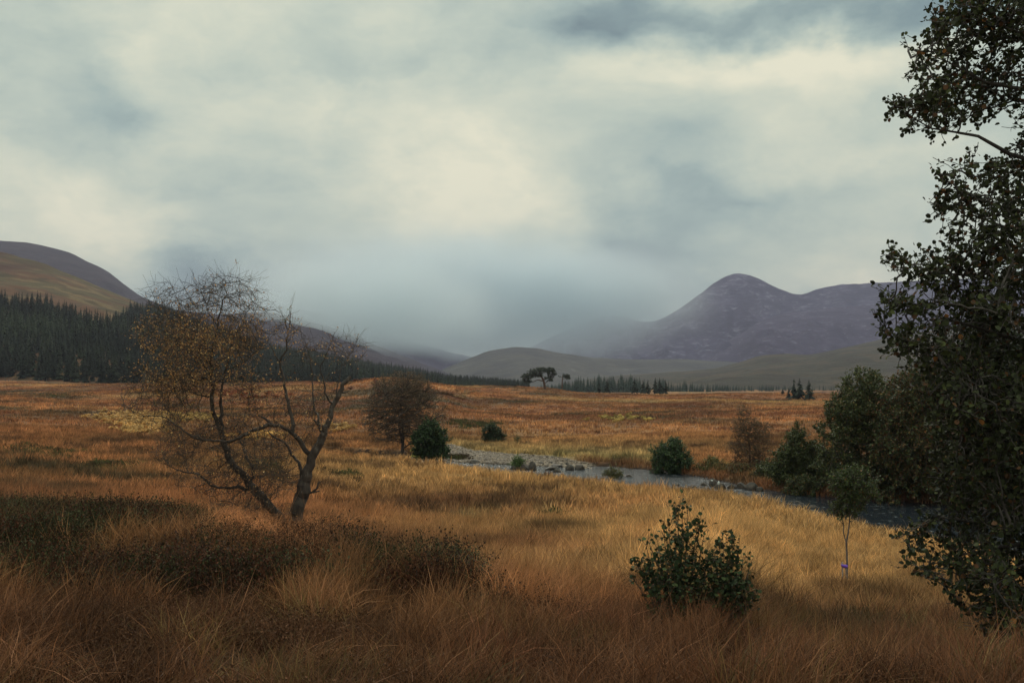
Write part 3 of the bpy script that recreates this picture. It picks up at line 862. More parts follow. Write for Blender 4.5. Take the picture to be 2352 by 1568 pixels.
def build_grass():
    gm = foliage_mat('grass_blades', inst=True, transl=0.3, rough=0.7, spec=0.15)
    bands = [  # name, n, d0, d1, blades, h, w, rad, bend
        ('near', 12000, 2.8, 17, 30, 0.32, 0.0068, 0.18, 1.0),
        ('mid', 18000, 17, 42, 26, 0.40, 0.015, 0.26, 0.75),
        ('far', 40000, 42, 125, 17, 0.44, 0.042, 0.42, 0.6),
        ('moor', 60000, 125, 430, 12, 0.42, 0.11, 0.8, 0.5),
    ]
    for bi, (nm, n, d0, d1, nb, h, w, rad, bend) in enumerate(bands):
        vs = [blade_tuft(f'grass_tuft_{nm}', nb, h, w, rad, bend, 100 + bi * 10 + k, gm, segs=3 if bi < 2 else 2, curl=0.25) for k in range(4)]
        x, y = fan_points(n, d0, d1, 200 + bi)
        z = ground_z(x, y)
        ok = np.ones(n, bool)
        near = (y > 35) & (y < 150)
        sr = np.full(n, 9.); sg = np.full(n, 9.)
        sr[near] = poly_sd(x[near], y[near], RIV); sg[near] = poly_sd(x[near], y[near], GP)
        ok &= (sr > 0.35) & (sg > 0.4) & (z > EYE - 7.05)
        rs = RS(300 + bi)
        px = 1176 + F * x / y; py = 885 + (EYE - z) / y * F
        hm = heath_mask(px, py, y, fbm(x / 3.2, y / 3.6, 4, 22))
        ok &= rs.rand(n) > hm * 0.5
        x, y, z = x[ok], y[ok], z[ok]; n = len(x)
        t = veg_tint(x, y, z)
        t = t * rs.uniform(0.78, 1.22, (n, 1))
        cl = fbm(x / 1.1, y / 1.1, 3, 60 + bi)
        t = t * (0.45 + 1.1 * cl)[:, None]
        s = (0.25 + 1.5 * fbm(x / 1.3, y / 1.3, 3, 70)) * rs.uniform(0.75, 1.25, n)
        s *= 1 - 0.25 * sstep(200, 420, y)
        s = s * (1 - 0.5 * gauss(px[ok], py[ok], 640, 1235, 190, 75) * (y < 30))
        tus = rs.rand(n) < 0.07 * (0.3 + 1.4 * (fbm(x / 2.5, y / 2.5, 2, 88) > .5))
        s = np.where(tus, s * rs.uniform(1.2, 1.35 if bi == 0 else 1.6, n), s)
        t = np.where(tus[:, None], t * rs.choice([0.5, 1.15, 1.35], n, p=[.4, .35, .25])[:, None], t)
        if bi == 0:
            s *= 0.75 + 0.25 * sstep(3, 8, y)
            cg = fbm(x / 0.42, y / 0.42, 2, 95)
            s *= 0.55 + 0.75 * sstep(0.36, 0.56, cg); t = t * (0.5 + 0.62 * sstep(0.36, 0.58, cg))[:, None]
        scl = np.column_stack([np.ones(n), np.ones(n), s])
        tilt = rs.normal(0, 0.28 if bi < 2 else 0.12, (n, 2))
        o = scatter_obj(f'grass', np.column_stack([x, y, z]), rs.uniform(-2.0, 2.0, n), tilt, scl, t, vs, bi)
        tag(o, kind='stuff')
    # long pale stalks standing over the foreground
    sm = [blade_tuft('grass_stalk', 3, 0.6, 0.003, 0.25, 0.6, 900 + k, gm, segs=4, curl=0.25) for k in range(4)]
    x, y = fan_points(2600, 3.2, 22, 801); z = ground_z(x, y); n = len(x); rs = RS(802)
    t = (veg_tint(x, y, z) * 1.0 + lin((110, 90, 66)) * 0.35) * rs.uniform(0.7, 1.3, (n, 1))
    o = scatter_obj('grass_stalks', np.column_stack([x, y, z]), rs.uniform(0, 6.28, n), rs.normal(0, 0.18, (n, 2)), rs.uniform(0.6, 1.15, (n, 1)) * np.ones((1, 3)), t, sm, 5)
    tag(o, kind='stuff')

def build_cover():
    hm = foliage_mat('heather', inst=True, transl=0.12, rough=0.8, spec=0.1)
    vs = [sprig_tuft('heather_tuft', 130, 0.22, 0.19, 0.0125, 400 + k, hm) for k in range(4)]
    x, y = fan_points(26000, 4.5, 24, 55); z = ground_z(x, y)
    px = 1176 + F * x / y; py = 885 + (EYE - z) / y * F
    nn = fbm(x / 3.2, y / 3.6, 4, 22); n5 = fbm(x / 0.8, y / 0.8, 3, 56)
    hmk = heath_mask(px, py, y, nn)
    rs = RS(56)
    ok = (rs.rand(len(x)) < hmk * sstep(0.36, 0.56, n5) * 0.85) | ((rs.rand(len(x)) < 0.42) & (n5 > 0.47) & (y < 18))
    x, y, z = x[ok], y[ok], z[ok]; n = len(x); n5 = n5[ok]
    g = np.array([lin((62, 62, 42)), lin((84, 84, 56)), lin((66, 50, 42)), lin((98, 98, 74)), lin((92, 58, 44))])[rs.choice(5, n, p=[.22, .1, .38, .05, .25])]
    g = np.where((hmk[ok] < 0.3)[:, None], lin((88, 60, 44)) * rs.uniform(.6, 1.4, (n, 1)), g)
    s = rs.uniform(0.7, 1.5, n) * (0.6 + 1.2 * n5)
    inb = hmk[ok] > 0.4; s = np.where(inb, s * (1.0 + 0.25 * (x > -3.5)), s * 0.75); g = np.where(inb[:, None], g * 0.8, g)
    o = scatter_obj('heather', np.column_stack([x, y, z]), rs.uniform(0, 6.28, n), rs.normal(0, 0.2, (n, 2)), np.column_stack([s, s, s]), g * rs.uniform(0.6, 1.2, (n, 1)), vs, 6)
    tag(o, kind='stuff'); print('heather', n)
    # larger sprigs for heather patches farther out
    vs2 = [sprig_tuft('heather_clump', 60, 0.45, 0.8, 0.09, 450 + k, hm) for k in range(3)]
    pts = []; rs = RS(57)
    for (cx, cy, sx, sy, dens, d) in [(265, 1073, 55, 8, 90, 50), (130, 1045, 90, 10, 60, 60), (60, 1035, 60, 9, 40, 66), (130, 912, 72, 3.5, 200, 230), (1100, 975, 50, 7, 90, 170), (1050, 970, 22, 5, 30, 175),
                                   (790, 1097, 40, 6, 18, 58), (600, 1075, 60, 12, 40, 70), (1260, 1170, 70, 8, 14, 33), (1040, 1052, 22, 3, 40, 92), (1640, 1075, 34, 10, 30, 84)]:
        for k in range(dens):
            a, b = rs.normal(0, 0.5, 2)
            ppx, ppy = cx + sx * a, cy + sy * b
            dd = d
            for _ in range(6):   # find the ground under this sight line
                zz = gz1((ppx - 1176) / F * dd, dd, False); dd = dd * 0.5 + 0.5 * np.clip((EYE - zz) * F / max(ppy - 885, 3), d * 0.75, d * 1.3)
            pts.append(((ppx - 1176) / F * dd, dd))
    pts = np.array(pts); x, y = pts.T; z = ground_z(x, y); n = len(x)
    g = np.array([lin((70, 76, 46)), lin((92, 92, 58)), lin((74, 60, 44))])[rs.choice(3, n)]
    s = rs.uniform(0.5, 1.1, n)
    o = scatter_obj('heather', np.column_stack([x, y, z]), rs.uniform(0, 6.28, n), rs.normal(0, 0.15, (n, 2)), np.column_stack([s, s, s]), g, vs2, 7)
    tag(o, kind='stuff')
    # bracken
    bm_ = foliage_mat('bracken', inst=True, transl=0.3, rough=0.7)
    def frond_clump(seed):
        rs = RS(seed); Ps = []; Ds = []
        for i in range(9):
            a = rs.rand() * 6.28; L = rs.uniform(0.7, 1.1)
            for k in range(12):
                t = (k + 1) / 12
                c = np.array([math.cos(a) * L * t * 0.8, math.sin(a) * L * t * 0.8, 0.75 * L * math.sin(t * 2.2) ])
                for sgn in (-1, 1):
                    Ps.append(c); Ds.append(np.array([-math.sin(a) * sgn, math.cos(a) * sgn, -0.2]) * 1.0)
        Ps = np.array(Ps); Ds = np.array(Ds)
        c = np.ones((len(Ps), 3)) * rs.uniform(0.7, 1.25, (len(Ps), 1))
        V, Q, T, C = leaves(Ps, Ds, 0.3, c, 'small', seed, 0.25)
        return mesh_obj('bracken_clump', V, quads=Q, tris=T, mat=bm_, tint=C, link=False)
    vs3 = [frond_clump(500 + k) for k in range(4)]
    pts = []; cols = []; rs = RS(58)
    for (cx, cy, sx, sy, dens, d, col) in [(330, 962, 75, 11, 330, 140, (204, 162, 104)), (420, 960, 60, 10, 110, 140, (200, 165, 100)), (335, 985, 50, 12, 150, 115, (206, 164, 104)), (600, 1005, 70, 8, 26, 100, (206, 160, 96)),
                                          (785, 985, 28, 6, 36, 120, (196, 156, 100)), (1010, 891, 40, 3, 90, 270, (150, 108, 78)), (860, 880, 50, 3, 90, 275, (122, 80, 62)), (1070, 899, 22, 2, 30, 270, (160, 126, 90)),
                                          (970, 1043, 18, 4, 20, 92, (180, 176, 90)), (345, 905, 45, 5, 40, 260, (190, 136, 78)), (560, 900, 90, 5, 80, 280, (150, 84, 52)), (1440, 960, 60, 7, 22, 180, (186, 160, 92))]:
        for k in range(dens):
            a, b = rs.normal(0, 0.55, 2)
            ppx, ppy = cx + sx * a, cy + sy * b
            dd = d
            for _ in range(6):
                zz = gz1((ppx - 1176) / F * dd, dd, False); dd = dd * 0.5 + 0.5 * np.clip((EYE - zz) * F / max(ppy - 885, 3), d * 0.75, d * 1.35)
            pts.append(((ppx - 1176) / F * dd, dd)); cols.append(lin(col) * rs.uniform(0.6, 1.2))
    pts = np.array(pts); x, y = pts.T; z = ground_z(x, y); n = len(x)
    s = rs.uniform(0.6, 1.15, n)
    o = scatter_obj('bracken', np.column_stack([x, y, z - 0.1]), rs.uniform(0, 6.28, n), rs.normal(0, 0.2, (n, 2)), np.column_stack([s, s, s]), np.array(cols), vs3, 8)
    tag(o, kind='stuff')

# ------------------------------------------------------------------ rocks
def rock_mesh(name, seed, mat, link=False, sub=3, rough=0.35):
    import bmesh
    bm = bmesh.new(); bmesh.ops.create_icosphere(bm, subdivisions=sub, radius=1)
    rs = RS(seed); pl = rs.normal(size=(9, 3)); pl /= np.linalg.norm(pl, axis=1)[:, None]; off = rs.uniform(0.55, 0.95, 9)
    for v in bm.verts:
        c = np.array(v.co)
        for p_, o_ in zip(pl, off):
            s = c @ p_ - o_
            if s > 0: c = c - p_ * s * 0.85
        c = c * (1 + rough * 0.3 * (float(fbm(np.array([c[0] * 2 + 5]), np.array([c[1] * 2 + c[2] * 1.7 + seed]), 3, seed)[0]) - 0.5))
        v.co = c
    me = bpy.data.meshes.new(name); bm.to_mesh(me); bm.free()
    a = me.attributes.new('tint', 'FLOAT_COLOR', 'POINT')
    a.data.foreach_set('color', np.ones(len(me.vertices) * 4, np.float32))
    me.materials.append(mat)
    o = bpy.data.objects.new(name, me)
    if link: COL.objects.link(o)
    return o

def rock_mat(name, c1, c2, inst=False):
    m, nt, out = new_mat(name)
    g = N(nt, 'ShaderNodeNewGeometry')
    n = N(nt, 'ShaderNodeTexNoise'); n.inputs['Scale'].default_value = 5; n.inputs['Detail'].default_value = 8; n.inputs['Roughness'].default_value = 0.7
    nt.links.new(g.outputs['Position'], n.inputs['Vector'])
    r = N(nt, 'ShaderNodeValToRGB')
    r.color_ramp.elements[0].position = 0.4; r.color_ramp.elements[0].color = (*c1, 1)
    r.color_ramp.elements[1].position = 0.62; r.color_ramp.elements[1].color = (*c2, 1)
    nt.links.new(n.outputs['Fac'], r.inputs[0])
    col = r.outputs[0]
    if inst: col = mixrgb(nt, col, attr_node(nt, 'itint', True).outputs['Color'])
    p = N(nt, 'ShaderNodeBsdfPrincipled'); p.inputs['Roughness'].default_value = 0.7
    nt.links.new(col, p.inputs['Base Color'])
    b = N(nt, 'ShaderNodeBump'); b.inputs['Strength'].default_value = 0.6; b.inputs['Distance'].default_value = 0.05
    nt.links.new(n.outputs['Fac'], b.inputs['Height']); nt.links.new(b.outputs[0], p.inputs['Normal'])
    nt.links.new(p.outputs[0], out.inputs['Surface'])
    return m

def build_rocks():
    dk = rock_mat('wet_rock', lin((34, 30, 29)), lin((76, 63, 54)))
    pale = rock_mat('pale_rock', lin((170, 172, 170)), lin((235, 238, 236)))
    gv = rock_mat('gravel', lin((88, 76, 68)), lin((142, 128, 114)), True)
    protos = [rock_mesh('boulder', 40 + k, dk) for k in range(4)]
    spec = [ # px, py(base), width px, height px, label
        (1093, 1061, 22, 7, 'rounded brown boulder breaking the bright water at the upstream end of the river'),
        (1182, 1075, 22, 8, 'rounded brown boulder half hidden by grass left of the small river shrub'),
        (1206, 1076, 17, 10, 'flat dark boulder just right of the small shrub at the river edge'),
        (1223, 1077, 15, 13, 'pointed brown boulder between the small river shrub and the long flat rocks'),
        (1244, 1066, 13, 7, 'dark boulder standing clear in the bright water above the long flat rocks'),
        (1219, 1065, 8, 6, 'smallest dark stone in the bright water above the pointed boulder'),
        (1268, 1065, 14, 6, 'low dark boulder at the end of the gravel bar'),
        (1263, 1076, 34, 5, 'long low rock lying in the middle of the river rocks'),
        (1283, 1070, 26, 6, 'long pale-topped slab behind the middle river rocks'),
        (1279, 1081, 15, 7, 'brown boulder nearest the grass below the long low rock'),
        (1303, 1070, 9, 8, 'small upright stone at the right end of the pale slab'),
        (1308, 1077, 17, 9, 'wedge shaped boulder sloping right in front of the small upright stone'),
        (1333, 1076, 20, 11, 'brown boulder standing alone at the right end of the river rocks'),
        (1418, 1076, 16, 3, 'thin dark rock barely showing in midstream past the low river bush'),
        (1445, 1092, 14, 5, 'low reddish rock in midstream left of the round green bush'),
        (1502, 1084, 12, 8, 'dark rock at the foot of the round green bush by the river'),
        (1551, 1111, 14, 4, 'flat reddish rock near the grass edge below the round green bush'),
        (1592, 1116, 14, 5, 'flat brown rock near the grass edge right of a similar one'),
        (1616, 1112, 14, 6, 'dark rock just left of the stone pile on the far river bank'),
        (1637, 1113, 16, 12, 'dark square boulder under the upper white stone'),
        (1656, 1119, 22, 13, 'largest dark boulder beside the lower white stone'),
        (1678, 1118, 18, 9, 'reddish brown boulder right of the lower white stone'),
        (1702, 1118, 20, 10, 'brown boulder under the bare reddish tree on the bank'),
        (1725, 1122, 24, 12, 'dark broad boulder at the foot of the bare reddish tree'),
        (1744, 1125, 14, 10, 'dark boulder at the right end of the bank stone pile'),
        (1828, 1150, 16, 4, 'thin pale log-like rock in the dark water under the trees'),
        (1842, 1162, 22, 8, 'tan boulder in the river left of the staked sapling crown'),
        (1865, 1163, 16, 6, 'smaller tan boulder touching the right of a larger one in dark water'),
        (1810, 1160, 10, 4, 'small brown stone left of the tan boulders in dark water'),
    ]
    rs = RS(77)
    for k, (px, py, w, h, lb) in enumerate(spec):
        d = 6.95 * F / (py - 885)
        o = protos[k % 4].copy(); COL.objects.link(o); o.name = 'boulder'
        sx = w / F * d / 2 * 1.3; sz = h / F * d / 2 * 2.6
        o.location = ((px - 1176) / F * d, d + sx * 0.4, EYE - 7.05 + sz * 0.25)
        o.scale = (sx, sx * 0.8, sz); o.rotation_euler = (rs.uniform(-.2, .2), rs.uniform(-.2, .2), rs.uniform(-0.5, 0.5))
        tag(o, lb, 'rock', 'boulders in and beside the river')
    for px, py, w, h, lb in ((1635, 1105, 6, 4, 'upper small white stone on the dark rocks of the far bank'), (1650.5, 1113, 5, 9, 'lower white stone standing upright against the dark bank rocks')):
        d = 6.5 * F / (py + 9 - 885)
        o = rock_mesh('white_stone', 90 + int(w), pale, True, 2)
        d -= 1.3
        o.location = P(px, py - h / 2, d); o.scale = (w / F * d / 2, w / F * d / 2, h / F * d / 2 * 1.1)
        tag(o, lb, 'stone')
    dm = foliage_mat('dock', base=lin((92, 60, 44)), transl=0.1, rough=0.8)
    proto = blade_tuft('dock_stalk', 3, 0.95, 0.05, 0.12, 0.22, 31, dm, segs=4, curl=0.1)
    for k, (px, py, h, lb) in enumerate([(1168, 1096, .8, 'leftmost thin dead stalk standing in the golden grass before the river'), (1224, 1092, .9, 'thin dead stalk in the grass below the pointed river boulder'),
            (1239, 1095, .8, 'short thin dead stalk second in the cluster below the river rocks'), (1250, 1097, 1.0, 'bent dead stalk in the middle of the cluster below the river rocks'), (1261, 1102, 1.1, 'upright dead stalk at the right of the cluster below the river rocks'),
            (1294, 1106, 1.1, 'hooked dark dead stalk alone below the wedge shaped boulder'), (1316, 1112, .9, 'thin dead stalk right of the hooked one in the golden grass'), (1340, 1112, 1.1, 'tall straight dead stalk second from the right before the river'), (1354, 1112, .8, 'rightmost short dead stalk leaning in the golden grass before the river')]):
        dd = 62.0
        for _ in range(8):
            dd = 0.5 * dd + 0.5 * (EYE - gz1((px - 1176) / F * dd, dd, False)) * F / (py + 8 - 885)
        o = proto.copy(); COL.objects.link(o); o.name = 'dock_stalk'
        x_ = (px - 1176) / F * dd
        o.location = (x_, dd, gz1(x_, dd)); o.scale = (h, h, h); o.rotation_euler = (0, 0, k * 1.7)
        tag(o, lb, 'plant', 'dead stalks in the grass before the river')
    # gravel bar
    gp = [rock_mesh('pebble', 60 + k, gv, False, 1) for k in range(4)]
    rs = RS(5); x = rs.uniform(GP[:, 0].min(), GP[:, 0].max(), 60000); y = rs.uniform(GP[:, 1].min(), GP[:, 1].max(), 60000)
    s = poly_sd(x, y, GP); ok = s < 0.2 + 0 * x; x, y = x[ok][:9000], y[ok][:9000]
    z = ground_z(x, y); n = len(x)
    sc_ = rs.gamma(2.0, 0.035, n) + 0.04
    c = np.array([(1, .95, .9), (.7, .66, .64), (.5, .45, .44), (1.1, 1.0, .9)])[rs.choice(4, n)]
    o = scatter_obj('gravel', np.column_stack([x, y, z]), rs.uniform(0, 6.28, n), rs.normal(0, 0.3, (n, 2)), np.column_stack([sc_, sc_, sc_ * 0.6]), c, gp, 9)
    tag(o, kind='stuff'); print('gravel', n)

# ------------------------------------------------------------------ conifers
def spruce_mesh(name, seed, h, w, mat, levels=18, link=False, ragged=0.2, bare=0.04, trunk_t=(0.05, 0.035, 0.03)):
    rs = RS(seed); V = []; Q = []; T = []; C = []
    def add(vs, fs, c):
        o = len(V); V.extend(vs); C.extend([c] * len(vs))
        for f in fs: (Q if len(f) == 4 else T).append(tuple(o + i for i in f))
    k = 6; tr = h * 0.014 + 0.04
    a = np.arange(k) * 2 * np.pi / k
    ring = lambda z, r: [(math.cos(t) * r, math.sin(t) * r, z) for t in a]
    add(ring(-0.5, tr) + ring(h * 0.97, 0.01), [(i, (i + 1) % k, k + (i + 1) % k, k + i) for i in range(k)], trunk_t)
    for L in range(levels):
        f = bare + (1 - bare) * (L / levels)
        z = h * f
        rad = w * 0.5 * (1 - f) ** 0.8 * (0.75 + 0.5 * rs.rand()) + 0.06
        nb = int(5 + 4 * (1 - f))
        for b in range(nb):
            th = rs.rand() * 6.283; r = rad * rs.uniform(1 - ragged * 2, 1 + ragged)
            dz = -r * rs.uniform(0.12, 0.45); lift = r * 0.15
            dx, dy = math.cos(th), math.sin(th); sx, sy = -dy, dx
            wd = r * 0.28 + 0.05
            p0 = (0, 0, z + 0.05 * h / levels * 8); p1 = (dx * r * .55, dy * r * .55, z + lift + dz * 0.35); p2 = (dx * r, dy * r, z + dz)
            c = np.array((0.95, 1.0, 0.95)) * rs.uniform(0.55, 1.35)
            hang = wd * 0.9
            vs = [p0, (p1[0] + sx * wd, p1[1] + sy * wd, p1[2] - hang), p1, (p1[0] - sx * wd, p1[1] - sy * wd, p1[2] - hang),
                  (p2[0] + sx * wd * .25, p2[1] + sy * wd * .25, p2[2] - hang * .5), p2, (p2[0] - sx * wd * .25, p2[1] - sy * wd * .25, p2[2] - hang * .5)]
            add(vs, [(0, 1, 2), (0, 2, 3), (2, 1, 4, 5), (2, 5, 6, 3)], tuple(c))
    t = rs.uniform(0.6, 1.1)
    add([(0.05, 0, h * .93), (-0.05, 0, h * .93), (0, 0, h)], [(0, 1, 2)], (1, 1, 1))
    C = np.array(C)
    return mesh_obj(name, np.array(V), quads=np.array(Q), tris=np.array(T), mat=mat, tint=C, link=link)

def build_conifers():
    sm = foliage_mat('spruce', inst=False, transl=0.1, rough=0.8, spec=0.1)
    # instance tint for the wood, object tint for single trees: same recipe, two materials
    m1 = foliage_mat('spruce_single', base=lin((40, 45, 40)), transl=0.1, rough=0.8, spec=0.1)
    m2 = foliage_mat('spruce_wood', inst=True, transl=0.1, rough=0.8, spec=0.1)
    m3 = foliage_mat('spruce_light', base=lin((48, 53, 43)), transl=0.1, rough=0.8, spec=0.1)
    rs = RS(12)
    # plantation
    xs, ys = [], []
    n = 26000
    px = rs.uniform(-260, 1330, n); y = np.sqrt(rs.uniform(450 ** 2, 1150 ** 2, n)); x = (px - 1176) / F * y
    df = d1front(px) + 6
    top = 735 + 35 * (fbm(px / 60, px * 0, 3, 6) - 0.5) - 0.05 * (200 - px) - 40 * sstep(208, 218, px) + 430 * sstep(222, 400, px)
    ok = (y > df + (fbm(x / 20, x * 0, 3, 7) - .5) * 14) & (y < top) & (px < 1215 + 0 * y)
    x, y, px = x[ok], y[ok], px[ok]
    # thin by a grid to a spacing of about 5.5 m
    key = {}
    for i in range(len(x)):
        kx = (int(x[i] // 5.0), int(y[i] // 5.0))
        if kx not in key: key[kx] = i
    idx = np.array(sorted(key.values())); x, y, px = x[idx], y[idx], px[idx]
    z = hill1_z(x, y) - 0.2
    hgt = (12.5 + 3.5 * (fbm(x / 40, y / 40, 3, 15) - 0.5) * 2) * rs.uniform(0.68, 1.22, len(x))
    hgt *= 1 - 0.25 * sstep(700, 1200, px)
    vis = (px > -40)
    order = np.argsort(y - 1e4 * 0)   # nearest first
    front = [i for i in order if vis[i] and px[i] < 1216][:262]
    fs = set(front)
    protos = [spruce_mesh('spruce_tree', 60 + k, 12.5, 4.6, [m1, m1, m3, m1, m1][k], 22) for k in range(5)]
    def place(i):
        o = protos[rs.randint(5)].copy(); COL.objects.link(o); o.name = 'spruce_tree'
        o.location = (x[i], y[i], z[i]); s = hgt[i] / 12.5
        o.scale = (s, s, s); o.rotation_euler = (0, 0, rs.rand() * 6.28)
        if px[i] < 330: return tag(o, 'dark green spruce in the front rows of the dense plantation under the left hillside', 'conifer', 'front spruces of the plantation under the left hillside')
        if px[i] < 800: return tag(o, 'dark green spruce in the front rows of the wood seen through the bare birch', 'conifer', 'front spruces of the wood behind the birch')
        return tag(o, 'dark spruce in the front rows of the wood edge running right above the brown tree', 'conifer', 'front spruces of the wood edge right of the birch')
    for i in front: place(i)
    rest = np.array([i for i in range(len(x)) if i not in fs])
    vs = [spruce_mesh('spruce_in_wood', 70 + k, 12.5, 4.6, m2, 20) for k in range(5)]
    nn = fbm(x[rest] / 45, y[rest] / 45, 3, 18)
    g = lin((38, 43, 39))[None] * (0.7 + 0.8 * nn)[:, None] + lin((38, 42, 26))[None] * sstep(0.5, 0.62, fbm(x[rest] / 70, y[rest] / 30, 3, 19))[:, None]
    s = hgt[rest] / 12.5
    o = scatter_obj('conifer_forest', np.column_stack([x[rest], y[rest], z[rest]]), rs.uniform(0, 6.28, len(rest)), np.zeros((len(rest), 2)), np.column_stack([s, s, s]), g * rs.uniform(0.75, 1.25, (len(rest), 1)), vs, 10)
    tag(o, kind='stuff'); print('plantation', len(x), 'rest', len(rest))
    # far belt along the valley floor
    pts = []
    for k in range(420):
        a = rs.rand()
        q = rs.choice(5, p=[.34, .18, .16, .14, .18])
        if q == 0: px_, d_ = rs.uniform(1290, 1480), rs.uniform(820, 980)
        elif q == 1: px_, d_ = rs.uniform(1500, 1640), rs.uniform(900, 1050)
        elif q == 2: px_, d_ = rs.uniform(1640, 1780), rs.uniform(1050, 1250)
        elif q == 3: px_, d_ = rs.uniform(1240, 1300), rs.uniform(800, 950)
        else: px_, d_ = rs.uniform(1780, 2060), rs.uniform(1150, 1300)
        pts.append(((px_ - 1176) / F * d_, d_))
    pts = np.array(pts); zz = ground_z(pts[:, 0], pts[:, 1]) - 0.3
    s = rs.uniform(0.55, 1.15, len(pts)); pp = pts[:, 0] / pts[:, 1] * F + 1176
    s *= np.interp(pp, [1240, 1310, 1340, 1440, 1480, 1520, 1600, 1700, 1900], [.55, .8, 1.2, 1.25, .9, 1.0, .75, .6, .6])
    o = scatter_obj('treeline', np.column_stack([pts, zz]), rs.uniform(0, 6.28, len(pts)), np.zeros((len(pts), 2)), np.column_stack([s, s, s]), np.tile(lin((54, 66, 58)), (len(pts), 1)), vs, 11)
    tag(o, kind='stuff')
    # single pines on the skyline and on the moor
    pm = [spruce_mesh('pine_tree', 80 + k, 8.0, 6.0, m1, 14, ragged=0.3, bare=0.16) for k in range(3)]
    single = [ # px, base py, top py, d, label
        (1394, 901, 868, 470, 'tall narrow conifer second from the left in the group right of the twin pines'),
        (1375, 901, 870, 480, 'narrow conifer at the left end of the group right of the twin pines'),
        (1457, 904, 866, 470, 'broad dark pine with a pointed top left of the skyline pine row'),
        (1477, 904, 872, 480, 'slim pine standing just right of the broad pointed one on the skyline'),
        (1488, 905, 871, 470, 'slim pine in the middle of the skyline row'),
        (1505, 904, 866, 470, 'tall pine with a bare stem fourth along the skyline row'),
        (1515, 905, 866, 465, 'tall pine touching its neighbour near the right end of the skyline row'),
        (1528, 905, 870, 470, 'dark pine at the right end of the skyline row'),
        (1797, 912, 889, 400, 'small lone pine just left of the dark pine clump on the right'),
        (1811, 921, 888, 330, 'leftmost pine of the dark clump on the right moor'),
        (1823, 921, 868, 325, 'tallest pine of the dark clump on the right moor'),
        (1836, 923, 867, 318, 'pine in the middle of the dark clump on the right moor'),
        (1858, 924, 871, 315, 'pine standing slightly apart at the right of the dark clump'),
    ]
    for k, (px_, pb, pt, d_, lb) in enumerate(single):
        x_ = (px_ - 1176) / F * d_; z_ = gz1(x_, d_)
        h_ = (ZP(pt, d_) - z_)
        o = pm[k % 3].copy(); COL.objects.link(o); o.name = 'pine_tree'
        o.location = (x_, d_, z_); s = h_ / 8.0; o.scale = (s * 0.8, s * 0.8, s); o.rotation_euler = (0, 0, k * 1.3)
        tag(o, lb, 'pine tree')
    # fence posts by the wood
    wm = bark_mat('post_wood', lin((70, 62, 56)), lin((110, 100, 90)))
    for k, (px_, d_, lb) in enumerate([(13, 430, 'fence post at the far left edge below the plantation'), (20, 430, 'second fence post from the left below the plantation'), (29, 432, 'third fence post from the left below the plantation'), (41, 434, 'tallest fence post right of three others below the plantation'), (90, 430, 'fence post of a pair farther right on the rise below the plantation'), (108, 430, 'rightmost fence post on the rise below the plantation')]):
        x_ = (px_ - 1176) / F * d_; z_ = gz1(x_, d_)
        V = []; 
        import bmesh
        bm = bmesh.new(); bmesh.ops.create_cone(bm, segments=7, radius1=0.12, radius2=0.10, depth=2.0, cap_ends=True)
        bmesh.ops.translate(bm, vec=(0, 0, 0.8), verts=bm.verts)
        top = [v for v in bm.verts if v.co.z > 1.5]
        for v in top: v.co.z += v.co.x * 0.6
        me = bpy.data.meshes.new('fence_post'); bm.to_mesh(me); bm.free(); me.materials.append(wm)
        o = bpy.data.objects.new('fence_post', me); COL.objects.link(o); o.location = (x_, d_, z_)
        tag(o, lb, 'fence post', 'fence posts below the plantation')

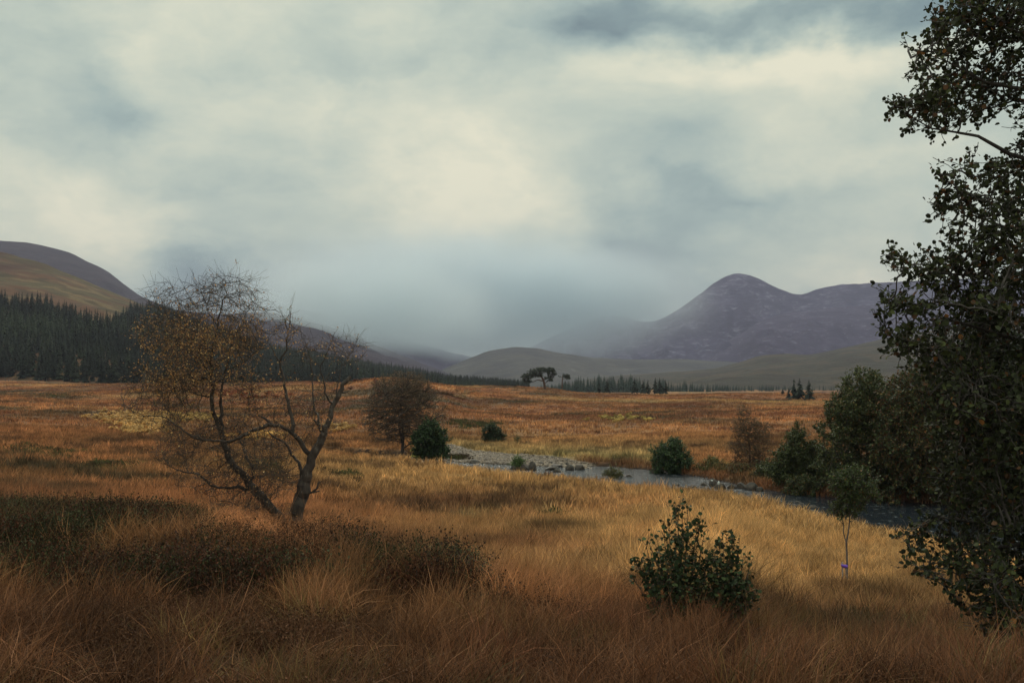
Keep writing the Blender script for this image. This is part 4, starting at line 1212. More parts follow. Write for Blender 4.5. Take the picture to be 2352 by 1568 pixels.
# ------------------------------------------------------------------ individual trees
def build_birch():
    d0 = 27.0; rsb = RS(17)
    def Z(zx, zy, dd=0.0):
        return P(181.5 + zx * 0.4437, 591 + zy * 0.4437, d0 + dd)
    def limb(att, pts, r0, r1, dd0=0.0, dd1=0.0):
        out = []; n = len(pts)
        for i, (a, b) in enumerate(pts):
            t = i / max(1, n - 1)
            p = Z(a, b, dd0 + (dd1 - dd0) * t)
            out.append((*p, (r0 * (1 - t) + r1 * t) * (0.66 if r0 < .24 else .72)))
        bent = [out[0]]
        for qa, qb in zip(out[:-1], out[1:]):
            qa, qb = np.array(qa), np.array(qb); ln = np.linalg.norm(qb[:3] - qa[:3])
            for f in (1 / 3, 2 / 3):
                if ln > .25:
                    m = qa * (1 - f) + qb * f; m[:3] += rsb.normal(0, .055, 3) * min(ln, 1.0); bent.append(tuple(m))
            bent.append(tuple(qb))
        out = bent
        if att is None:
            out[0] = (out[0][0], out[0][1], out[0][2] - 0.5, out[0][3])
        return (att, out)
    L = []
    L.append(limb(None, [(1105, 1420), (1125, 1320), (1165, 1210), (1180, 1130), (1200, 1040), (1235, 980), (1262, 920)], .27, .13))
    L.append(limb(0, [(1262, 920), (1285, 870), (1303, 820), (1315, 760), (1350, 695), (1385, 640), (1405, 618)], .125, .075, 0, .3))
    L.append(limb(0, [(1350, 700), (1375, 700), (1400, 690)], .05, .02, .2, .3))
    L.append(limb(0, [(1180, 1220), (1215, 1215), (1245, 1208)], .06, .025))
    L.append(limb(0, [(1205, 1215), (1232, 1195), (1240, 1165), (1252, 1160)], .05, .02))
    L.append(limb(0, [(1200, 1040), (1165, 990), (1125, 930), (1090, 897), (1050, 877), (1000, 868), (965, 835), (930, 818)], .11, .04, 0, -.5))
    L.append(limb(0, [(1000, 868), (950, 880), (900, 895), (850, 920), (800, 945), (760, 955), (700, 950), (640, 945), (580, 930)], .09, .03, -.4, -1.0))
    L.append(limb(0, [(1160, 1190), (1150, 1120), (1138, 1060), (1100, 1020), (1070, 965), (1030, 940), (1000, 925), (980, 900)], .08, .02, 0, .6))
    L.append(limb(0, [(1110, 905), (1105, 850), (1085, 770), (1070, 690), (1060, 620), (1040, 540), (1075, 450), (1080, 380), (1095, 300), (1090, 260)], .085, .008, -.2, .5))
    L.append(limb(0, [(1040, 540), (1005, 480), (975, 440), (985, 400)], .03, .008, .2, .2))
    L.append(limb(0, [(1075, 450), (1110, 400), (1140, 350)], .022, .006, .3, .3))
    L.append(limb(0, [(1080, 380), (1065, 320), (1045, 285)], .022, .006, .3, .3))
    L.append(limb(0, [(1262, 920), (1245, 880), (1240, 830), (1215, 770), (1210, 680), (1200, 560), (1180, 470), (1170, 400)], .07, .006, .1, .9))
    L.append(limb(0, [(1240, 870), (1225, 850), (1212, 838)], .05, .03, .1, 0))
    L.append(limb(0, [(1315, 760), (1285, 720), (1268, 650), (1250, 560), (1290, 480), (1310, 420)], .05, .006, .1, -.4))
    L.append(limb(0, [(1330, 720), (1350, 620), (1360, 560), (1420, 480), (1440, 430)], .03, .006, .2, .8))
    L.append(limb(0, [(1360, 560), (1440, 530), (1490, 505)], .018, .006, .5, .9))
    # left stem
    L.append(limb(None, [(1085, 1415), (1040, 1340), (965, 1262), (905, 1195), (855, 1130), (800, 1080), (770, 1030), (745, 960), (735, 900), (712, 840), (690, 780), (690, 700), (680, 620), (690, 500), (720, 360), (740, 250), (750, 150), (760, 95)], .19, .008, 0.1, .3))
    L.append(limb(0, [(735, 900), (732, 830), (732, 760), (735, 700), (752, 600), (790, 450), (850, 320), (920, 220)], .09, .008, .2, 1.0))
    L.append(limb(0, [(895, 1185), (800, 1190), (720, 1192), (670, 1170), (620, 1120), (540, 1110), (490, 1090), (410, 1050)], .07, .01, .1, -1.2))
    L.append(limb(0, [(640, 945), (560, 910), (500, 870), (450, 830), (370, 820), (290, 800), (230, 760)], .04, .008, -1.0, -1.6))
    L.append(limb(0, [(905, 1150), (880, 1060), (850, 990), (830, 940), (825, 850), (870, 790)], .055, .01, .1, .9))
    L.append(limb(0, [(690, 650), (600, 620), (500, 630), (430, 610), (340, 600)], .04, .008, .2, -.8))
    L.append(limb(0, [(692, 720), (590, 700), (480, 690), (370, 690), (250, 700)], .04, .008, .2, .9))
    L.append(limb(0, [(690, 500), (600, 380), (500, 330), (400, 260), (340, 220)], .04, .006, .2, .6))
    L.append(limb(0, [(560, 355), (530, 280), (500, 200), (470, 130)], .02, .006, .4, 0.2))
    L.append(limb(0, [(720, 360), (660, 250), (600, 150)], .025, .006, .2, -.4))
    L.append(limb(0, [(980, 1290), (900, 1310), (800, 1272), (700, 1235), (620, 1210)], .04, .006, .1, -.7))
    L.append(limb(0, [(690, 600), (620, 520), (520, 450), (400, 420), (320, 400)], .03, .006, .2, -1.2))
    L.append(limb(0, [(740, 640), (820, 560), (900, 500), (960, 460)], .03, .006, .3, -.4))
    L.append(limb(0, [(500, 870), (560, 800), (620, 760)], .015, .006, -1.2, -1.0))
    def E(cx, cy, rx, ry, w=1, dep=1.6, dd=0):
        c = Z(cx, cy, dd); s = 0.4437 / F * d0
        return (c[0], c[1], c[2], rx * s, dep, ry * s, w)
    ells = [E(740, 180, 190, 100, 1.1), E(560, 240, 120, 110, .9), E(860, 250, 100, 110, 1.0), E(650, 420, 300, 160, 1.0, 2.0), E(450, 400, 150, 120, .8), E(850, 420, 130, 110, 1.0), E(400, 640, 180, 90, .8, 1.8),
            E(620, 640, 280, 130, .9, 2.0), E(850, 680, 150, 130, .7), E(380, 780, 170, 70, .8), E(620, 880, 300, 90, .7, 2.0), E(560, 1010, 180, 90, .8), E(720, 1120, 250, 110, .7), E(950, 1000, 150, 150, .9),
            E(1000, 820, 120, 110, .9), E(960, 1180, 170, 110, 1.2), E(880, 1260, 200, 70, 1.0), E(1060, 1330, 90, 70, 1.5, 1.0), E(1080, 400, 80, 110, 1.1, .9), E(1180, 470, 70, 90, .9, .9), E(1290, 480, 60, 80, 1.0, .8), E(1410, 500, 70, 80, 1.0, .8),
            E(1200, 700, 120, 120, .7, 1.2), E(1180, 860, 130, 110, .7, 1.2), E(1290, 900, 60, 90, .5, .8), E(1080, 620, 70, 110, .4, .8), E(395, 200, 50, 60, 1.0, .8), E(1270, 640, 60, 60, 1, .6)]
    att = ell_pts(ells, 12000, 31)
    gp = fbm(att[:, 0] * 1.5 + att[:, 1] * .7, att[:, 2] * 1.5 + 4, 3, 8)
    att = att[RS(4).rand(len(att)) < 0.12 + sstep(.38, .56, gp)]
    bk = bark_mat('birch_bark', lin((46, 36, 34)), lin((74, 62, 56)), 7, lin((134, 126, 118)))
    lm = foliage_mat('birch_leaves', transl=0.35, rough=0.5)
    zc = Z(640, 520)
    s = 0.4437 / F * d0
    def prob(p):
        zx = (p[:, 0] / p[:, 1] * F + 1176 - 181.5) / .4437; zy = (885 - (p[:, 2] - EYE) / p[:, 1] * F - 591) / .4437
        g = np.exp(-((zx - 640) / 330) ** 2 - ((zy - 520) / 210) ** 2) * 1.0
        g2 = 0.19 + 0.10 * ((zx > 1230) & (zy < 620)) - 0.03 * (zy > 900)
        bare = np.clip((zy - 100) / 250, 0.42, 1)
        return np.clip((g + g2) * np.where(zx < 1000, bare, 1) * (0.5 + fbm(p[:, 0] * 2.2, p[:, 2] * 2.2, 2, 3)), 0, 1)
    cols = [lin((196, 148, 92)), lin((168, 120, 78)), lin((132, 96, 68)), lin((214, 174, 118)), lin((118, 112, 76))]
    base = Z(1100, 1400)
    make_tree('birch_tree', 'old leaning two-stemmed birch with half its golden leaves fallen and a broken dead stem', 'tree', base, L, att, 0.085, 0.13, 0.7, 0.0030,
              (0.64, 0.054, cols, [2.4, 3, 3, 1.2, .8], 'small', 1.0, prob), bk, lm, seed=3, jitter=0.2, grav=0.0, bark=0.25, npow=2.9, leaf_max_r=0.007, maxn=30000, spray=(1.1, .5, 4, .013, .10, .0))

def simple_limbs(base, top, r, n=6, spread=1.0, seed=0, tilt=0.0, up=0.9, start=0.15, lean=(0, 0)):
    rs = RS(seed)
    b = np.array(base); t = np.array(top); H = t[2] - b[2]
    mids = [b * (1 - f) + t * f + np.array([rs.normal(0, .02) * H, rs.normal(0, .02) * H, 0]) * (0 < f < 1) for f in (0, .2, .4, .6, .8, 1)]
    L = [(None, [(*m, r * (1 - 0.9 * i / 5)) for i, m in enumerate(mids)])]
    L[0][1][0] = (b[0], b[1], b[2] - 0.3, r * 1.15)
    for k in range(n):
        f = start + (0.85 - start) * (k + rs.rand()) / n
        p = b * (1 - f) + t * f; a = rs.rand() * 6.283
        ln = spread * (1 - 0.65 * f) * rs.uniform(.7, 1.1)
        q1 = p + np.array([math.cos(a) * ln * .5, math.sin(a) * ln * .5, ln * .3 * up]); q2 = p + np.array([math.cos(a) * ln, math.sin(a) * ln, ln * .75 * up])
        rr = r * (1 - 0.85 * f) * 0.5
        L.append((0, [(*p, rr), (*q1, rr * .7), (*q2, rr * .35)]))
    return L

def mid_tree(name, label, px, pb, pt, d, ells, leafspec, barkm, leafm, natt, step, kill, seed, r=0.12, n=7, spread=2.0, tip=0.006, up=0.9, start=0.15, cat='tree', leaf_max_r=0.03, group=None, jitter=0.2, zb=None, trunk='trunk', crown='crown', stems=1, spray=(1.0, .5, 3, .03, .15, 0)):
    x = (px - 1176) / F * d; z = gz1(x, d) if zb is None else zb
    top = P(px, pt, d)
    E = [pe(*e[:2], d, e[2] * 1.2, e[3] * 1.14, e[4] * 1.15) for e in ells]
    att = ell_pts(E, natt, seed)
    q = att / (0.10 * (top[2] - z) + 0.12)
    gp = fbm(q[:, 0] + 0.4 * q[:, 1] + seed, q[:, 2] * 1.25 - 0.4 * q[:, 1] + 2, 3, seed)
    att = att[RS(seed).rand(len(att)) < 0.12 + 1.1 * sstep(0.40, 0.56, gp)]
    L = []
    for s in range(stems):
        o = (s - (stems - 1) / 2) * 0.35 * r * 4
        L += simple_limbs((x + o, d, z), (top[0] + o * 3, top[1], z + (top[2] - z) * (0.86 if stems == 1 else 0.7)), r, n, spread, seed + s, up=up, start=start)
    return make_tree(name, label, cat, (x, d, z), L, att, step, kill, 3.0, tip, leafspec, barkm, leafm, seed=seed, leaf_max_r=leaf_max_r, group=group, jitter=jitter, trunk=trunk, crown=crown, spray=spray)

def build_trees():
    bk = bark_mat('dark_bark', lin((48, 38, 36)), lin((76, 64, 58)), 6)
    rb = bark_mat('red_bark', lin((66, 44, 36)), lin((92, 66, 52)), 6)
    lm = foliage_mat('leaf_green', transl=0.25, rough=0.5)
    br = foliage_mat('leaf_brown', transl=0.35, rough=0.6)
    G1, G2, G3 = lin((72, 80, 46)), lin((54, 62, 40)), lin((94, 96, 58))
    B1, B2, B3 = lin((128, 88, 56)), lin((96, 66, 46)), lin((110, 92, 56))
    # brown rounded birch beside the river
    mid_tree('birch_tree', 'rounded brown birch with a dark stem standing beside the green pine bush', 925, 1035, 858, 93,
             [(925, 915, 68, 54, 2.6), (890, 950, 52, 50, 2.2), (968, 940, 50, 60, 2.2), (868, 930, 20, 32, 1.4), (885, 985, 36, 26, 1.8), (945, 880, 40, 26, 1.8), (925, 880, 40, 24, 1.6), (930, 985, 55, 30, 2.0), (885, 905, 24, 34, 1.5), (965, 890, 22, 26, 1.4), (990, 955, 16, 24, 1.2)],
             (1.7, 0.08, [lin((132, 106, 80)), lin((104, 84, 68)), lin((120, 106, 76))], [3, 2, 1.5], 'small', 1.0), bk, br, 8000, 0.16, 0.22, 41, r=0.20, n=9, spread=3.4, up=1.1, tip=0.012, start=0.2, leaf_max_r=.02)
    mid_tree('pine_bush', 'dense dark green bushy pine at the river bend beside the brown birch', 990, 1054, 955, 90,
             [(988, 1010, 34, 34, 1.5), (990, 980, 18, 24, .9), (1008, 1010, 26, 14, 1.0), (975, 1030, 28, 22, 1.2), (1000, 1040, 32, 14, 1.2), (962, 1005, 12, 12, .6), (1020, 1022, 14, 8, .6)],
             (7, 0.16, [lin((58, 76, 48)), lin((44, 56, 40)), lin((76, 92, 56))], [3, 2, 1], 'small', 1.2), bk, lm, 1600, 0.16, 0.22, 42, r=0.10, n=9, spread=1.2, tip=0.006)
    mid_tree('juniper', 'small dark juniper spreading alone on the moor right of the river bend', 1133, 1017, 977, 113,
             [(1131, 985, 20, 8, .9), (1145, 1000, 15, 9, .8), (1120, 998, 13, 7, .8), (1133, 1010, 24, 6, .9), (1112, 992, 8, 4, .5)],
             (7, 0.15, [lin((54, 68, 46)), lin((42, 52, 38))], [2, 1], 'small', 1.2), bk, lm, 500, 0.16, 0.24, 43, r=0.08, n=6, spread=1.1, tip=0.008, start=.05, cat='shrub')
    mid_tree('sapling', 'tiny grey-green sapling alone in pale grass right of the juniper', 1188, 1018, 1001, 110,
             [(1190, 1005, 5, 5, .25), (1186, 1011, 5, 4, .25)], (4, 0.10, [G3, B3], [1, 1], 'small', 1.0), bk, lm, 60, 0.1, 0.14, 44, r=0.02, n=3, spread=.3, tip=0.006)
    mid_tree('river_shrub', 'small bright green shrub growing among the river rocks', 1190, 1073, 1048, 84,
             [(1190, 1061, 13, 10, .5)], (5, 0.12, [lin((96, 116, 62)), lin((70, 86, 50))], [1, 1], 'small', 1.0), bk, lm, 160, 0.1, 0.16, 45, r=0.02, n=5, spread=.4, tip=0.006, start=.05, cat='shrub')
    mid_tree('river_shrub', 'low pale olive shrub at the near grass edge of midstream', 1409, 1096, 1078, 76,
             [(1409, 1088, 17, 8, .5)], (5, 0.11, [G3, B3, G1], [2, 1, 1], 'small', 1.0), bk, lm, 160, 0.1, 0.16, 46, r=0.02, n=5, spread=.4, tip=0.006, start=.05, cat='shrub')
    mid_tree('willow_bush', 'round dark green bush leaning over the far edge of the river', 1540, 1095, 1010, 80,
             [(1538, 1050, 34, 30, 1.4), (1510, 1045, 20, 14, 1.0), (1545, 1025, 22, 16, 1.0), (1565, 1060, 22, 26, 1.1), (1535, 1078, 34, 16, 1.2), (1543, 1018, 9, 12, .5), (1498, 1040, 10, 9, .5)],
             (8, 0.12, [lin((66, 84, 52)), lin((50, 64, 44)), lin((82, 100, 62))], [3, 2, 1], 'small', 1.2), bk, lm, 1500, 0.14, 0.2, 47, r=0.07, n=10, spread=1.4, tip=0.006, start=.05, cat='bush', stems=2)
    mid_tree('birch_tree', 'thin half-bare reddish tree on the far bank left of the pointed green tree', 1722, 1112, 930, 77,
             [(1708, 948, 13, 20, .6), (1718, 985, 32, 26, 1.0), (1758, 985, 16, 16, .7), (1690, 1020, 16, 20, .8), (1765, 1075, 24, 34, 1.2), (1690, 1090, 30, 24, 1.2), (1735, 1000, 30, 26, 1.0), (1712, 1035, 32, 22, 1.2), (1735, 1060, 40, 26, 1.3), (1705, 1080, 36, 22, 1.2), (1755, 1040, 20, 22, .8)],
             (1.1, 0.09, [lin((98, 74, 56)), lin((92, 80, 60)), lin((86, 84, 58))], [2, 2, 1.2], 'small', 1.0), rb, br, 6500, 0.13, 0.18, 48, r=0.10, n=12, spread=1.5, tip=0.007, start=.08)
    mid_tree('alder_tree', 'pointed dark green young tree on the far bank right of the reddish one', 1832, 1136, 968, 67,
             [(1832, 985, 7, 18, .4), (1832, 1010, 20, 22, .7), (1822, 1045, 36, 28, 1.1), (1850, 1060, 36, 26, 1.1), (1815, 1090, 46, 28, 1.3), (1850, 1105, 40, 26, 1.3), (1785, 1080, 20, 26, .9), (1885, 1090, 30, 34, 1.2), (1875, 1030, 18, 14, .7), (1830, 1125, 56, 16, 1.2)],
             (6, 0.12, [G1, G2, G3], [3, 2, 1], 'small', 1.1), bk, lm, 5000, 0.14, 0.2, 49, r=0.10, n=14, spread=1.6, tip=0.006, start=.05)
    mid_tree('alder_tree', 'broad olive green tree with the highest rounded crown behind the staked sapling', 1985, 1145, 855, 63.5,
             [(1985, 885, 44, 34, 1.6), (2025, 915, 40, 36, 1.6), (1955, 940, 50, 40, 2.0), (2000, 980, 80, 50, 2.4), (1930, 1010, 48, 46, 2.0), (1980, 1050, 90, 50, 2.6), (1920, 1080, 50, 44, 2.0), (2030, 1090, 70, 40, 2.2), (1985, 1118, 84, 30, 2.2), (1930, 1128, 60, 18, 1.6), (2040, 1130, 60, 20, 1.8)],
             (5.0, 0.14, [G1, G2, G3, B3], [3, 2, 1, .5], 'small', 1.1), bk, lm, 9500, 0.2, 0.27, 50, r=0.16, n=16, spread=3.2, tip=0.008, start=.05)
    mid_tree('alder_tree', 'wide dark brown-green tree filling the bank behind the near alder', 2140, 1160, 835, 60,
             [(2130, 890, 60, 50, 2.0), (2080, 960, 60, 50, 2.0), (2070, 900, 40, 40, 1.6), (2060, 1040, 60, 50, 2.0), (2170, 950, 80, 60, 2.4), (2120, 1030, 100, 60, 2.6), (2080, 1100, 80, 44, 2.2), (2180, 1100, 90, 50, 2.4), (2240, 1000, 60, 80, 2.2), (2110, 1142, 90, 24, 1.8), (2220, 1150, 90, 24, 1.8)],
             (5.0, 0.14, [G2, G1, B2, B3], [3, 2, 1.6, 1], 'small', 1.1), bk, lm, 8000, 0.2, 0.27, 51, r=0.18, n=16, spread=3.4, tip=0.008, start=.05)
    mid_tree('spruce_tree', 'dark conifer-like tree rising behind the near alder branches above the bank', 2270, 1165, 700, 60,
             [(2250, 760, 40, 60, 1.4), (2280, 830, 80, 80, 2.2), (2230, 880, 70, 60, 2.0), (2300, 960, 100, 90, 2.6), (2260, 1060, 110, 80, 2.6), (2360, 900, 90, 120, 2.6), (2360, 1080, 90, 90, 2.6)],
             (5.0, 0.15, [lin((50, 60, 42)), lin((40, 46, 36)), lin((66, 74, 48))], [3, 2, 1], 'small', 1.1), bk, lm, 5600, 0.2, 0.27, 52, r=0.2, n=18, spread=3.4, tip=0.008, start=.05)
    mid_tree('bank_shrub', 'low tawny shrub on the bank between the round bush and the reddish tree', 1642, 1098, 1058, 80,
             [(1640, 1082, 30, 14, 1.0), (1665, 1088, 22, 10, .9)],
             (6, 0.13, [lin((110, 104, 62)), lin((120, 92, 56)), G1], [2, 1, 1], 'small', 1.0), bk, lm, 420, 0.12, 0.2, 53, r=0.03, n=6, spread=.7, tip=0.006, start=.05, cat='shrub', stems=2)
    for k, (px_, pb_, pt_, d_, w_, lb_) in enumerate([(1700, 1112, 1070, 75, 26, 'low brown scrub at the foot of the thin reddish bank tree'), (1762, 1122, 1062, 71.5, 26, 'ragged green scrub filling the gap between the reddish and the pointed bank trees'),
            (1892, 1136, 1050, 67, 34, 'dark scrub between the pointed green tree and the broad olive tree'), (1850, 1140, 1095, 64.5, 40, 'low dark scrub hanging over the water under the pointed green tree')]):
        hh_ = (pb_ - pt_) / 2
        mid_tree('bank_shrub', lb_, px_, pb_, pt_, d_, [(px_, pb_ - hh_, w_, hh_, 1.0), (px_ - w_ * .5, pb_ - hh_ * .6, w_ * .6, hh_ * .6, .8), (px_ + w_ * .6, pb_ - hh_ * .7, w_ * .5, hh_ * .6, .8)],
                 (4.5, 0.11, [G1, G2, B3] if k else [B2, B3, G1], [2, 2, 1], 'small', 1.1), bk, lm, 900, 0.13, 0.2, 153 + k, r=0.04, n=8, spread=.9, tip=0.006, start=.05, cat='shrub', stems=2)
    # Scots pines on the far knoll (flat, wind-shaped crowns)
    d = 366
    def zz(a, b): return (786.5 + a * .2572, 816.8 + b * .2572)
    def pine(name, label, base, limbs, ells, seed, natt, r):
        L = []
        for k, (pts, ra, rbb) in enumerate(limbs):
            o = []
            for i, (a, b) in enumerate(pts):
                X_, Y_ = zz(a, b); p = P(X_, Y_, d); t = i / (len(pts) - 1)
                o.append((*p, ra * (1 - t) + rbb * t))
            L.append((None if k == 0 else 0, o))
        E = []
        for a, b, rx, ry, dep in ells:
            X_, Y_ = zz(a, b); E.append(pe(X_, Y_, d, rx * .2572, ry * .2572, dep))
        att = ell_pts(E, natt, seed)
        x_, z_ = L[0][1][0][0], L[0][1][0][2]
        make_tree(name, label, 'pine tree', (x_, d, z_), L, att, 0.35, 0.45, 3.0, 0.02, (7, 0.42, [lin((48, 58, 44)), lin((38, 44, 36)), lin((62, 72, 50))], [3, 2, 1], 'small', 1.2), rb, lm, seed=seed, leaf_max_r=.06)
    pine('pine_tree', 'large spreading wind-shaped pine with a flat dark crown on the far knoll', None,
         [([(1812, 312), (1805, 260), (1795, 215), (1775, 180), (1760, 140)], .5, .2), ([(1795, 225), (1740, 215), (1700, 235)], .22, .1), ([(1775, 180), (1700, 175), (1640, 180)], .22, .08), ([(1795, 215), (1850, 190), (1900, 165)], .2, .06), ([(1805, 250), (1840, 220), (1870, 215)], .15, .06)],
         [(1790, 125, 110, 26, 3.5), (1850, 130, 60, 30, 3), (1700, 150, 60, 26, 3), (1650, 185, 60, 32, 3), (1650, 225, 50, 22, 2.5), (1740, 175, 60, 20, 3), (1850, 195, 50, 18, 2.5), (1895, 165, 32, 14, 2), (1850, 222, 36, 10, 2)], 61, 900, .5)
    pine('pine_tree', 'small lopsided pine with a bare left side right of the large one on the knoll', None,
         [([(1962, 290), (1962, 240), (1965, 200), (1968, 165)], .25, .08), ([(1965, 195), (1945, 185), (1930, 183)], .08, .03), ([(1965, 215), (1990, 200), (2010, 190)], .1, .05)],
         [(2005, 178, 34, 14, 1.5), (2020, 200, 24, 14, 1.2), (1985, 185, 20, 12, 1.2), (1968, 165, 8, 8, .6)], 62, 220, .25)
    # staked sapling
    d = 30.0
    x0 = (1945 - 1176) / F * d; z0 = gz1(x0, d)
    L = [(None, [(*P(1945, 1362, d), .035), (*P(1946, 1290, d), .032), (*P(1944, 1245, d), .03), (*P(1948, 1225, d), .024), (*P(1951, 1200, d), .02), (*P(1952, 1160, d), .015), (*P(1950, 1110, d), .006)]),
         (0, [(*P(1944, 1245, d), .022), (*P(1938, 1225, d + .05), .018), (*P(1937, 1200, d + .1), .016), (*P(1930, 1170, d + .1), .01), (*P(1925, 1130, d + .1), .006)]),
         (0, [(*P(1938, 1205, d), .012), (*P(1925, 1190, d - .05), .01), (*P(1915, 1172, d - .1), .005)]),
         (0, [(*P(1951, 1200, d), .012), (*P(1965, 1185, d), .01), (*P(1978, 1165, d + .1), .005)])]
    att = ell_pts([pe(1950, 1135, d, 42, 42, .5), pe(1940, 1105, d, 36, 26, .45), pe(1985, 1118, d, 30, 26, .4), pe(1960, 1088, d, 20, 22, .35), pe(1925, 1140, d, 22, 26, .35), pe(1945, 1170, d, 34, 18, .4), pe(2003, 1108, d, 16, 10, .25), pe(2008, 1138, d, 14, 10, .25), pe(1985, 1080, d, 12, 8, .2), pe(1912, 1105, d, 8, 14, .2), pe(1975, 1165, d, 14, 12, .25)], 1500, 71)
    gp = fbm(att[:, 0] * 6 + att[:, 1] * 3, att[:, 2] * 7, 3, 9); att = att[RS(3).rand(len(att)) < 0.1 + 1.1 * sstep(0.4, 0.55, gp)]
    gb = bark_mat('sapling_bark', lin((70, 58, 54)), lin((110, 98, 92)), 14)
    make_tree('rowan_sapling', 'young green-crowned sapling with twin thin stems tied to two stakes', 'tree', (x0, d, z0), L, att, .055, .075, .6, .0035,
              (3.0, .06, [lin((62, 76, 42)), lin((50, 58, 38)), lin((90, 100, 52)), lin((130, 90, 50))], [3, 2, 1, .25], 'small', 1.0), gb, lm, seed=72, leaf_max_r=.012, spray=(.9, .24, 3, .01, .1, 0))
    import bmesh
    wood = bark_mat('stake_wood', lin((110, 104, 104)), lin((156, 150, 148)), 10)
    def stake(px_, pt, lb, r=.022):
        b = P(px_, 1325, d); zb = gz1(b[0], d - .05); top = P(px_, pt, d - .05)
        bm = bmesh.new(); h = top[2] - zb + .3
        bmesh.ops.create_cone(bm, segments=8, radius1=r, radius2=r, depth=h, cap_ends=True)
        bmesh.ops.translate(bm, vec=(0, 0, h / 2 - .3), verts=bm.verts)
        bmesh.ops.bevel(bm, geom=[e for e in bm.edges if e.calc_length() < .03], offset=.004, segments=1, affect='EDGES')
        me = bpy.data.meshes.new('tree_stake'); bm.to_mesh(me); bm.free(); me.materials.append(wood)
        o = bpy.data.objects.new('tree_stake', me); COL.objects.link(o); o.location = (b[0], d - .05, zb); o.rotation_euler = (0, random.uniform(-.03, .03), 0)
        tag(o, lb, 'stake')
    stake(1934.5, 1290, 'short pale stake left of the sapling stem under the purple strap', .024)
    stake(1943.5, 1298, 'pale stake against the right of the sapling stem under the purple strap', .03)
    # purple strap: a flat loop round both stakes and the stem
    m, nt, out = new_mat('purple_strap')
    p = N(nt, 'ShaderNodeBsdfPrincipled'); p.inputs['Base Color'].default_value = (*lin((112, 70, 190)), 1); p.inputs['Roughness'].default_value = .5
    nt.links.new(p.outputs[0], out.inputs['Surface'])
    c = P(1939.5, 1299, d - .05); V = []; Q = []; k = 24
    for i in range(k):
        a = i / k * 2 * math.pi; cx = .095 * np.sign(math.cos(a)) * abs(math.cos(a)) ** .6; cy = .06 * math.sin(a)
        hgt = .042 + .008 * math.sin(3 * a)
        for rr, zz_ in ((1, -hgt), (1, hgt), (.93, hgt), (.93, -hgt)):
            V.append((c[0] + cx * rr, c[1] + cy * rr, c[2] + zz_ - .02 * math.cos(a)))
    for i in range(k):
        j = (i + 1) % k
        for q in range(4): Q.append((i * 4 + q, j * 4 + q, j * 4 + (q + 1) % 4, i * 4 + (q + 1) % 4))
    o = mesh_obj('tree_strap', np.array(V), faces=np.array(Q), mat=m, smooth=False)
    tag(o, 'purple strap looped round the two stakes and the sapling stem', 'strap')

